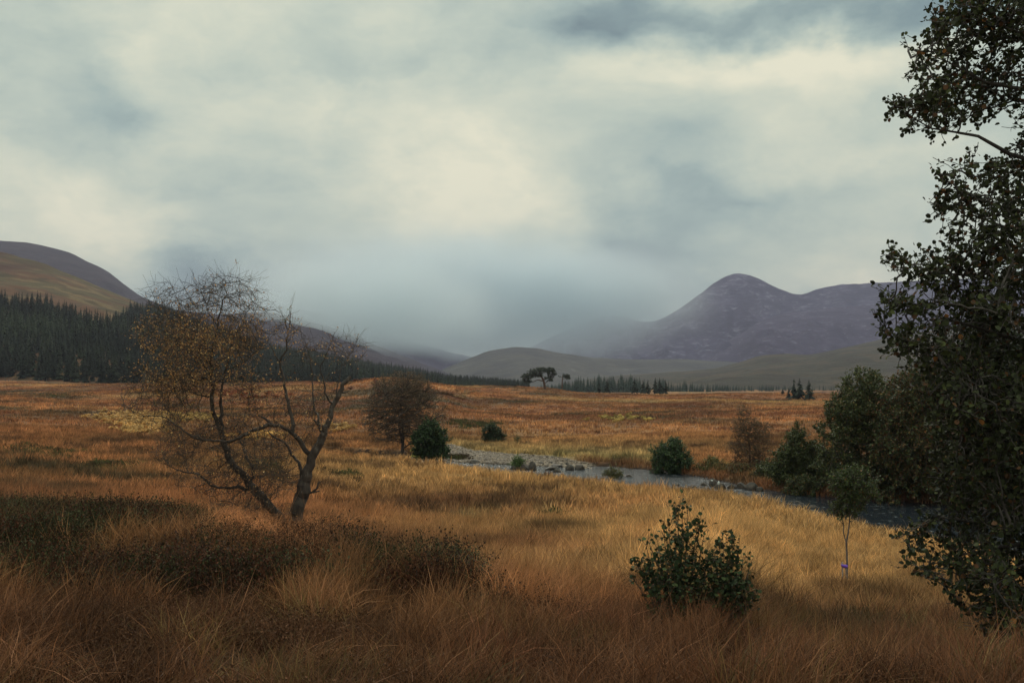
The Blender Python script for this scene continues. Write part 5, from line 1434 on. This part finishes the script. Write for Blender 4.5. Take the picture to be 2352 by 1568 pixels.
def build_shrubs():
    st = bark_mat('shrub_stem', lin((64, 50, 44)), lin((92, 76, 64)), 20)
    lm = foliage_mat('alder_leaf', transl=0.2, rough=0.65, spec=0.12)
    cols = [lin((58, 70, 48)), lin((46, 56, 42)), lin((76, 86, 56)), lin((100, 84, 54))]
    d = 10.7
    def shrub(label, stems, ells, n, seed, b_x, spikes):
        b = P(stems[0][0][0], 1410, d); z = gz1(b[0], d); L = []
        for s in stems:
            pts = [(*P(a, bb, d + dd), 0) for a, bb, dd in s]
            m = len(pts); pts = [(*q[:3], .013 * (1 - .75 * i / (m - 1))) for i, q in enumerate(pts)]
            zz = gz1(pts[0][0], pts[0][1]); pts[0] = (pts[0][0], pts[0][1], zz - .05, pts[0][3])
            L.append((None, pts))
        rs = RS(seed + 1)
        for a, bb in spikes:
            q = P(a, bb, d + rs.uniform(-.15, .15)); p0 = P(b_x + (a - b_x) * .25, 1400, d); m = p0 * .45 + q * .55 + np.array([(q[0] - p0[0]) * .12, 0, -.02])
            L.append((None, [(p0[0], p0[1], gz1(p0[0], p0[1]) - .03, .008), (*m, .006), (*q, .003)]))
        E = [pe(a, bb, d, rx * .82, rz * .85, dep) for a, bb, rx, rz, dep in ells]
        make_tree('alder_shrub', label, 'shrub', (b[0], d, z), L, ell_pts(E, n, seed), .042, .065, .35, .0022,
                  (.85, .041, cols, [3, 2, 1.4, .5], 'ovate', .7), st, lm, seed=seed, leaf_max_r=.01, spray=(.8, .12, 2, .008, .3, 0), trunk='stems', crown='leaves', jitter=.22)
    shrub('taller dark green leafy shrub with a pointed top standing in the near meadow',
          [[(1575, 1400, 0), (1568, 1330, 0), (1560, 1260, 0), (1556, 1200, 0), (1562, 1160, 0)], [(1590, 1400, 0), (1590, 1300, .1), (1598, 1230, .1), (1605, 1190, .1)],
           [(1560, 1400, 0), (1525, 1330, -.1), (1500, 1270, -.1), (1488, 1240, -.1)], [(1550, 1400, 0), (1500, 1350, .1), (1465, 1310, .1)], [(1600, 1400, .1), (1615, 1330, .1), (1625, 1280, .1)], [(1565, 1400, .3), (1545, 1300, .3), (1530, 1240, .3)]],
          [(1560, 1190, 22, 34, .10), (1560, 1240, 38, 34, .18), (1555, 1290, 60, 40, .3), (1545, 1345, 72, 44, .38), (1598, 1235, 14, 34, .1), (1495, 1310, 34, 30, .2), (1600, 1330, 34, 50, .25), (1478, 1295, 12, 20, .1)], 1500, 81, 1555, [(1552, 1165), (1568, 1150), (1580, 1172), (1608, 1188), (1618, 1222), (1632, 1270), (1535, 1190), (1510, 1240), (1484, 1252), (1462, 1290), (1452, 1325), (1480, 1330), (1525, 1225)])
    shrub('lower round leafy shrub joined to the right of the taller one in the near meadow',
          [[(1660, 1405, 0), (1665, 1340, 0), (1672, 1280, 0), (1678, 1235, 0)], [(1670, 1405, 0), (1690, 1330, 0), (1695, 1270, .05)], [(1650, 1405, .1), (1640, 1340, .1), (1632, 1290, .1)],
           [(1680, 1405, 0), (1705, 1360, 0), (1722, 1325, 0)], [(1690, 1405, -.1), (1715, 1380, -.1), (1735, 1365, -.1)]],
          [(1672, 1262, 22, 30, .12), (1690, 1290, 26, 34, .16), (1645, 1310, 36, 36, .25), (1675, 1350, 52, 46, .34), (1710, 1370, 30, 30, .2), (1640, 1370, 40, 34, .3), (1650, 1275, 10, 14, .08)], 1150, 82, 1675, [(1660, 1232), (1682, 1228), (1698, 1240), (1708, 1270), (1722, 1300), (1738, 1350), (1730, 1380), (1640, 1262), (1628, 1285), (1652, 1248), (1715, 1325)])

def build_alder():
    """the large near tree at the right edge: its stem stands outside the frame, its boughs reach in"""
    bound = np.array([(-500, 2180), (-120, 2180), (0, 2172), (50, 2130), (100, 2095), (150, 2105), (190, 2085), (215, 2060), (248, 2050), (275, 2110), (293, 2180), (303, 2300), (328, 2310), (342, 2270), (368, 2200), (390, 2160), (430, 2145), (470, 2160), (520, 2200), (545, 2190), (560, 2120),
                      (590, 2060), (640, 2060), (680, 2030), (730, 2085), (775, 2030), (815, 2050), (850, 2110), (900, 2150), (1000, 2150), (1100, 2145), (1180, 2150), (1215, 2160), (1300, 2110), (1345, 2160), (1380, 2235), (1450, 2255), (1568, 2300), (1750, 2330)], float)
    rs = RS(91)
    cl = [(2275, 50, 105, 75, 1), (2190, 70, 60, 40, .8), (2140, 130, 54, 34, 1.5), (2110, 225, 66, 34, 1.8), (2070, 245, 34, 14, .8), (2190, 200, 80, 46, 1), (2290, 190, 80, 60, 1), (2160, 268, 64, 22, 1.6), (2250, 258, 60, 20, .9),
          (2345, 330, 30, 26, .7), (2300, 392, 60, 20, .8), (2215, 400, 55, 24, .8), (2180, 460, 40, 34, .8), (2260, 470, 70, 40, 1), (2330, 450, 50, 60, 1), (2210, 540, 40, 22, .7), (2310, 560, 70, 60, 1.1),
          (2065, 590, 36, 14, .8), (2120, 620, 60, 26, .9), (2200, 610, 70, 40, 1), (2100, 700, 66, 30, .8), (2050, 700, 28, 24, .7), (2045, 765, 30, 18, .7), (2110, 790, 60, 28, .8), (2200, 720, 80, 60, 1.1), (2300, 680, 80, 80, 1.3),
          (2180, 830, 80, 50, 1), (2270, 820, 90, 80, 1.4), (2190, 920, 60, 60, 1.1), (2290, 950, 90, 100, 1.5), (2200, 1020, 60, 60, 1.2), (2290, 1080, 90, 90, 1.5), (2220, 1130, 70, 60, 1.3), (2290, 1200, 90, 80, 1.5),
          (2200, 1230, 70, 44, 1.2), (2110, 1238, 50, 14, .9), (2075, 1232, 22, 8, .8), (2150, 1305, 60, 26, 1), (2110, 1300, 26, 16, .8), (2240, 1310, 70, 50, 1.3), (2320, 1320, 80, 80, 1.5), (2260, 1390, 50, 36, 1.2), (2330, 1430, 70, 70, 1.4), (2290, 1480, 40, 40, 1), (2330, 1550, 60, 60, 1.8), (2290, 1520, 40, 40, 1.5), (2350, 1480, 60, 60, 1.6),
          (2480, 0, 120, 140, .6), (2480, 300, 120, 160, .6), (2480, 600, 120, 160, .6), (2480, 900, 120, 160, .7), (2480, 1200, 120, 160, .7), (2350, -180, 160, 120, .6), (2420, -420, 130, 130, .5)]
    E = []
    for k, (a, b, rx, ry, w) in enumerate(cl):
        dd = 9.2 + rs.uniform(-.7, .7) if b < 1350 else 8.3 + rs.uniform(-.3, .3); dep = 0.25 + rx / F * dd * 1.1
        E.append(pe(a, b, dd, rx, ry, dep, w * (1.5 if b > 1000 and a > 2190 else 1) / (dep + .3)))
    att = ell_pts(E, 26000, 92)
    x, z = att[:, 0], att[:, 2]
    gap = fbm(x * 2.4 + 3, z * 2.4 + 1, 3, 12)
    att = att[(rs.rand(len(att)) < 0.15 + sstep(0.36, 0.52, gap)) & (z > 6.9)]
    print('alder attractors', len(att))
    tips = [(2050, 245, 9.2), (2085, 110, 9.0), (2140, 30, 9.6), (2290, 40, 8.6), (2150, 400, 9.1), (2160, 470, 9.6), (2035, 585, 9.2), (2040, 690, 8.9), (2030, 775, 9.3), (2110, 640, 9.8), (2180, 850, 8.4), (2100, 860, 9.4), (2200, 980, 9.0), (2170, 1100, 9.4), (2060, 1238, 9.0), (2115, 1320, 8.8), (2190, 1350, 9.3), (2260, 1440, 8.8), (2300, 1540, 8.3), (2320, 1470, 8.2), (2280, 200, 9.4), (2290, 720, 8.2), (2300, 1220, 8.3), (2200, -160, 9.2), (2350, -300, 9.4), (2280, 1330, 8.2)]
    tx, td = 2620, 9.4
    bx = (tx - 1176) / F * td; bz = gz1(bx, td)
    tr = [(bx, td, bz - .2, .2), (bx - .05, td, bz + 1.2, .17), (bx + .08, td - .05, EYE + .2, .14), (bx - .05, td + .05, EYE + 1.8, .1), (bx, td, EYE + 3.4, .06), (bx - .1, td, EYE + 5.2, .02)]
    L = [(None, tr)]
    T = np.array(tr)
    for k, (a, b, c) in enumerate(tips):
        tp = P(a, b, c)
        zs = tp[2] - 0.35 - 0.25 * rs.rand() if b < 1150 else tp[2] + 0.25
        zs = np.clip(zs, bz + .4, EYE + 4.8)
        s = np.array([np.interp(zs, T[:, 2], T[:, 0]), np.interp(zs, T[:, 2], T[:, 1]), zs])
        pts = []
        for i in range(7):
            t = i / 6
            p = s * (1 - t) + tp * t
            p = p + np.array([0, rs.normal(0, .05), -0.10 * math.sin(t * math.pi) * (1 if b < 1150 else -1) + rs.normal(0, .035)]) * (0 < t < 1)
            pts.append((*p, .036 * (1 - t) ** 1.1 + .004))
        L.append((0, pts))
    bk = bark_mat('alder_bark', lin((50, 42, 42)), lin((74, 66, 62)), 16, lin((110, 104, 100)))
    lm = bpy.data.materials['alder_leaf']
    cols = [lin((58, 62, 42)), lin((46, 48, 36)), lin((74, 78, 48)), lin((92, 66, 48)), lin((136, 92, 54))]
    def filt(p):
        ppx = 1176 + F * p[:, 0] / p[:, 1]
        return ppx > 1990
    make_tree('alder_tree', 'large near alder at the right edge with dark leafy boughs reaching into the frame', 'tree', (bx, td, bz), L, att, .06, .10, .8, .0034,
              (1.55, .042, cols, [3, 2.4, 1.3, .5, .05], 'ovate', .6), bk, lm, seed=92, leaf_max_r=.0058, jitter=.22, filt=filt, maxn=30000, spray=(.9, .20, 3, .012, .25, 0), npow=2.3)

# ------------------------------------------------------------------ sky, light, air
def build_world():
    w = bpy.data.worlds.new('World'); sc.world = w; w.use_nodes = True
    nt = w.node_tree; nt.nodes.clear()
    out = nt.nodes.new('ShaderNodeOutputWorld')
    tc = nt.nodes.new('ShaderNodeTexCoord')
    SUN_EL, SUN_ROT = math.radians(38), math.radians(-8)
    sky = nt.nodes.new('ShaderNodeTexSky'); sky.sky_type = 'NISHITA'; sky.sun_disc = False
    sky.sun_elevation = SUN_EL; sky.sun_rotation = SUN_ROT
    def vm(op, a, b=None):
        n = nt.nodes.new('ShaderNodeVectorMath'); n.operation = op
        for i, v in enumerate((a, b)):
            if v is None: continue
            if hasattr(v, 'links'): nt.links.new(v, n.inputs[i])
            else: n.inputs[i].default_value = v
        return n
    def mt(op, a, b=None, c=None, clamp=False):
        n = nt.nodes.new('ShaderNodeMath'); n.operation = op; n.use_clamp = clamp
        for i, v in enumerate((a, b, c)):
            if v is None: continue
            if hasattr(v, 'links'): nt.links.new(v, n.inputs[i])
            else: n.inputs[i].default_value = v
        return n.outputs[0]
    D = tc.outputs['Generated']
    sep = nt.nodes.new('ShaderNodeSeparateXYZ'); nt.links.new(D, sep.inputs[0])
    # soft turbulence that frays the cloud masses
    nz = nt.nodes.new('ShaderNodeTexNoise'); nz.inputs['Scale'].default_value = 5.5; nz.inputs['Detail'].default_value = 7; nz.inputs['Roughness'].default_value = 0.56
    mp = nt.nodes.new('ShaderNodeMapping'); mp.inputs['Scale'].default_value = (1, 1, 1.7); nt.links.new(D, mp.inputs[0]); nt.links.new(mp.outputs[0], nz.inputs['Vector'])
    off = vm('SUBTRACT', nz.outputs['Color'], (0.5, 0.5, 0.5)); off = vm('SCALE', off.outputs[0]); off.inputs['Scale'].default_value = 0.30
    off2 = vm('MULTIPLY', off.outputs[0], (1.0, 0.0, 0.55))
    W = vm('ADD', D, off2.outputs[0]).outputs[0]
    blobs = [(250, 520, 230, 95, .30), (1085, 430, 190, 100, .34), (620, 230, 330, 100, .14), (430, 300, 120, 90, .12), (1720, 170, 470, 90, .34), (1960, 10, 420, 65, -.52), (1450, 20, 190, 60, -.28),
             (60, 200, 230, 140, -.10), (250, 240, 110, 60, -.16), (1640, 465, 300, 62, -.26), (1400, 590, 260, 80, -.20), (1050, 705, 640, 95, -.60), (1480, 560, 200, 70, -.12), (500, 690, 200, 60, -.14), (1900, 612, 280, 30, .16), (950, 130, 220, 50, -.10),
             (2270, 150, 130, 260, -.22), (1500, 340, 260, 50, .06), (500, 440, 70, 60, -.10), (900, 330, 120, 60, -.06), (1950, 350, 260, 60, .10), (120, 640, 200, 60, .05), (1500, 690, 160, 40, -.1)]
    acc = 0.69
    for px, py, sx, sy, a in blobs:
        p = P(px, py, 1.0) - np.array([0, 0, EYE]); L = np.linalg.norm(p); c = p / L
        d = vm('SUBTRACT', W, tuple(c)).outputs[0]
        d = vm('MULTIPLY', d, (F / sx, 1.6, F / sy)).outputs[0]
        l2 = vm('DOT_PRODUCT', d, d).outputs['Value']
        e = mt('POWER', 2.71828, mt('MULTIPLY', l2, -1.0))
        acc = mt('MULTIPLY_ADD', e, a, acc)
    n2 = nt.nodes.new('ShaderNodeTexNoise'); n2.inputs['Scale'].default_value = 4.2; n2.inputs['Detail'].default_value = 9; n2.inputs['Roughness'].default_value = 0.6; n2.inputs['Distortion'].default_value = 0.25
    mp2 = nt.nodes.new('ShaderNodeMapping'); mp2.inputs['Scale'].default_value = (1, 1, 2.0); mp2.inputs['Location'].default_value = (3.1, 0.4, 1.7)
    nt.links.new(D, mp2.inputs[0]); nt.links.new(mp2.outputs[0], n2.inputs['Vector'])
    acc = mt('ADD', acc, mt('MULTIPLY', mt('SUBTRACT', n2.outputs['Fac'], 0.5), 0.95))
    n3 = nt.nodes.new('ShaderNodeTexNoise'); n3.inputs['Scale'].default_value = 11; n3.inputs['Detail'].default_value = 8; n3.inputs['Roughness'].default_value = 0.6; n3.inputs['Distortion'].default_value = 0.4
    mp3 = nt.nodes.new('ShaderNodeMapping'); mp3.inputs['Scale'].default_value = (0.8, 1, 1.9); nt.links.new(W, mp3.inputs[0]); nt.links.new(mp3.outputs[0], n3.inputs['Vector'])
    acc = mt('ADD', acc, mt('MULTIPLY', mt('SUBTRACT', n3.outputs['Fac'], 0.5), 0.34))
    rp = nt.nodes.new('ShaderNodeValToRGB'); nt.links.new(acc, rp.inputs[0])
    stops = [(0.0, (92, 116, 122)), (0.22, (126, 149, 150)), (0.45, (164, 183, 175)), (0.66, (196, 207, 190)), (0.84, (221, 224, 200)), (1.0, (243, 239, 210))]
    e = rp.color_ramp.elements
    e[0].position = 0; e[0].color = (*lin(stops[0][1]), 1); e[1].position = 1; e[1].color = (*lin(stops[-1][1]), 1)
    for s, c in stops[1:-1]:
        q = e.new(s); q.color = (*lin(c), 1)
    # overcast skies are brighter overhead than at the skyline
    mr = nt.nodes.new('ShaderNodeMapRange'); mr.inputs[1].default_value = 0.42; mr.inputs[2].default_value = 0.95; mr.inputs[3].default_value = 1.0; mr.inputs[4].default_value = 2.7
    nt.links.new(sep.outputs['Z'], mr.inputs[0])
    cl = vm('SCALE', rp.outputs[0]); nt.links.new(mr.outputs[0], cl.inputs['Scale'])
    sk = vm('SCALE', sky.outputs[0]); sk.inputs['Scale'].default_value = 0.10
    mx = nt.nodes.new('ShaderNodeMix'); mx.data_type = 'RGBA'; mx.inputs[0].default_value = 0.94
    nt.links.new(sk.outputs[0], mx.inputs[6]); nt.links.new(cl.outputs[0], mx.inputs[7])
    bg = nt.nodes.new('ShaderNodeBackground'); nt.links.new(mx.outputs[2], bg.inputs[0]); bg.inputs[1].default_value = 1.0
    nt.links.new(bg.outputs[0], out.inputs['Surface'])
    w.cycles.sampling_method = 'MANUAL'; w.cycles.sample_map_resolution = 512
    ld = bpy.data.lights.new('sun', 'SUN'); ld.energy = 1.0; ld.angle = math.radians(14); ld.color = (1.0, 0.93, 0.82)
    lo = bpy.data.objects.new('sun', ld); COL.objects.link(lo)
    az = SUN_ROT
    dirv = Vector((math.sin(az) * math.cos(SUN_EL), math.cos(az) * math.cos(SUN_EL), math.sin(SUN_EL)))
    lo.rotation_euler = dirv.to_track_quat('Z', 'Y').to_euler()
    lo.location = (0, 0, 60)

def box_mesh(name, lo, hi, mat):
    x0, y0, z0 = lo; x1, y1, z1 = hi
    V = [(x0, y0, z0), (x1, y0, z0), (x1, y1, z0), (x0, y1, z0), (x0, y0, z1), (x1, y0, z1), (x1, y1, z1), (x0, y1, z1)]
    Q = [(0, 3, 2, 1), (4, 5, 6, 7), (0, 1, 5, 4), (1, 2, 6, 5), (2, 3, 7, 6), (3, 0, 4, 7)]
    return mesh_obj(name, V, faces=np.array(Q), mat=mat)

def build_air():
    m, nt, out = new_mat('haze')
    v = N(nt, 'ShaderNodeVolumePrincipled')
    v.inputs['Color'].default_value = (0.55, 0.55, 0.75, 1); v.inputs['Density'].default_value = HAZE; v.inputs['Anisotropy'].default_value = 0.0
    nt.links.new(v.outputs[0], out.inputs['Volume'])
    o = box_mesh('haze', (-16500, -12, -10), (16500, 9600, 760), m)
    tag(o, kind='stuff')

def build_mist():
    """low cloud hanging on the mountains"""
    import bmesh
    clouds = [ # px, py, d, half width px, half height px, half depth m, density
        (1060, 690, 4350, 740, 225, 430, 0.0085, 3),
        (860, 700, 2950, 420, 165, 260, 0.0085, 4),
        (1370, 665, 4450, 340, 125, 400, 0.0048, 5),
    ]
    for k, (px, py, d, hw, hh, hd, dens, seed) in enumerate(clouds):
        m, nt, out = new_mat('low_cloud')
        tc = N(nt, 'ShaderNodeTexCoord')
        ln = N(nt, 'ShaderNodeVectorMath', operation='LENGTH'); nt.links.new(tc.outputs['Object'], ln.inputs[0])
        mp = N(nt, 'ShaderNodeMapping'); mp.inputs['Scale'].default_value = (2.6, 1.5, 1.1); mp.inputs['Location'].default_value = (seed, seed, 0)
        nt.links.new(tc.outputs['Object'], mp.inputs['Vector'])
        n = N(nt, 'ShaderNodeTexNoise'); n.inputs['Scale'].default_value = 1.3; n.inputs['Detail'].default_value = 4; n.inputs['Roughness'].default_value = 0.55
        nt.links.new(mp.outputs[0], n.inputs['Vector'])
        a = N(nt, 'ShaderNodeMath', operation='SUBTRACT'); a.inputs[0].default_value = 1.0; nt.links.new(ln.outputs['Value'], a.inputs[1])
        b = N(nt, 'ShaderNodeMath', operation='MULTIPLY_ADD'); nt.links.new(n.outputs['Fac'], b.inputs[0]); b.inputs[1].default_value = 0.9; b.inputs[2].default_value = -0.5
        c = N(nt, 'ShaderNodeMath', operation='ADD'); nt.links.new(a.outputs[0], c.inputs[0]); nt.links.new(b.outputs[0], c.inputs[1])
        e = N(nt, 'ShaderNodeMapRange'); e.interpolation_type = 'SMOOTHSTEP'; e.inputs[1].default_value = 0.0; e.inputs[2].default_value = 0.8; e.inputs[3].default_value = 0; e.inputs[4].default_value = 1
        nt.links.new(c.outputs[0], e.inputs[0])
        # nothing right at the shell
        f = N(nt, 'ShaderNodeMapRange'); f.interpolation_type = 'SMOOTHSTEP'; f.inputs[1].default_value = 0.0; f.inputs[2].default_value = 0.5; nt.links.new(a.outputs[0], f.inputs[0])
        g = N(nt, 'ShaderNodeMath', operation='MULTIPLY'); nt.links.new(e.outputs[0], g.inputs[0]); nt.links.new(f.outputs[0], g.inputs[1])
        h = N(nt, 'ShaderNodeMath', operation='MULTIPLY'); nt.links.new(g.outputs[0], h.inputs[0]); h.inputs[1].default_value = dens
        v = N(nt, 'ShaderNodeVolumePrincipled'); v.inputs['Color'].default_value = (0.80, 0.87, 0.915, 1); nt.links.new(h.outputs[0], v.inputs['Density'])
        v.inputs['Anisotropy'].default_value = 0.5
        nt.links.new(v.outputs[0], out.inputs['Volume'])
        bm = bmesh.new(); bmesh.ops.create_icosphere(bm, subdivisions=3, radius=1.0)
        me = bpy.data.meshes.new('low_cloud'); bm.to_mesh(me); bm.free(); me.materials.append(m)
        o = bpy.data.objects.new('low_cloud', me); COL.objects.link(o)
        o.location = P(px, py, d); o.scale = (hw / F * d, hd, hh / F * d)
        tag(o, kind='stuff')

HAZE = 0.85e-4
import time as _t
def run(f):
    t = _t.time(); f(); print('%s %.1fs' % (f.__name__, _t.time() - t), flush=True)
for f in (build_world, build_ground, build_water, build_hills, build_grass, build_cover, build_rocks, build_conifers, build_birch, build_trees, build_shrubs, build_alder, build_air, build_mist):
    run(f)
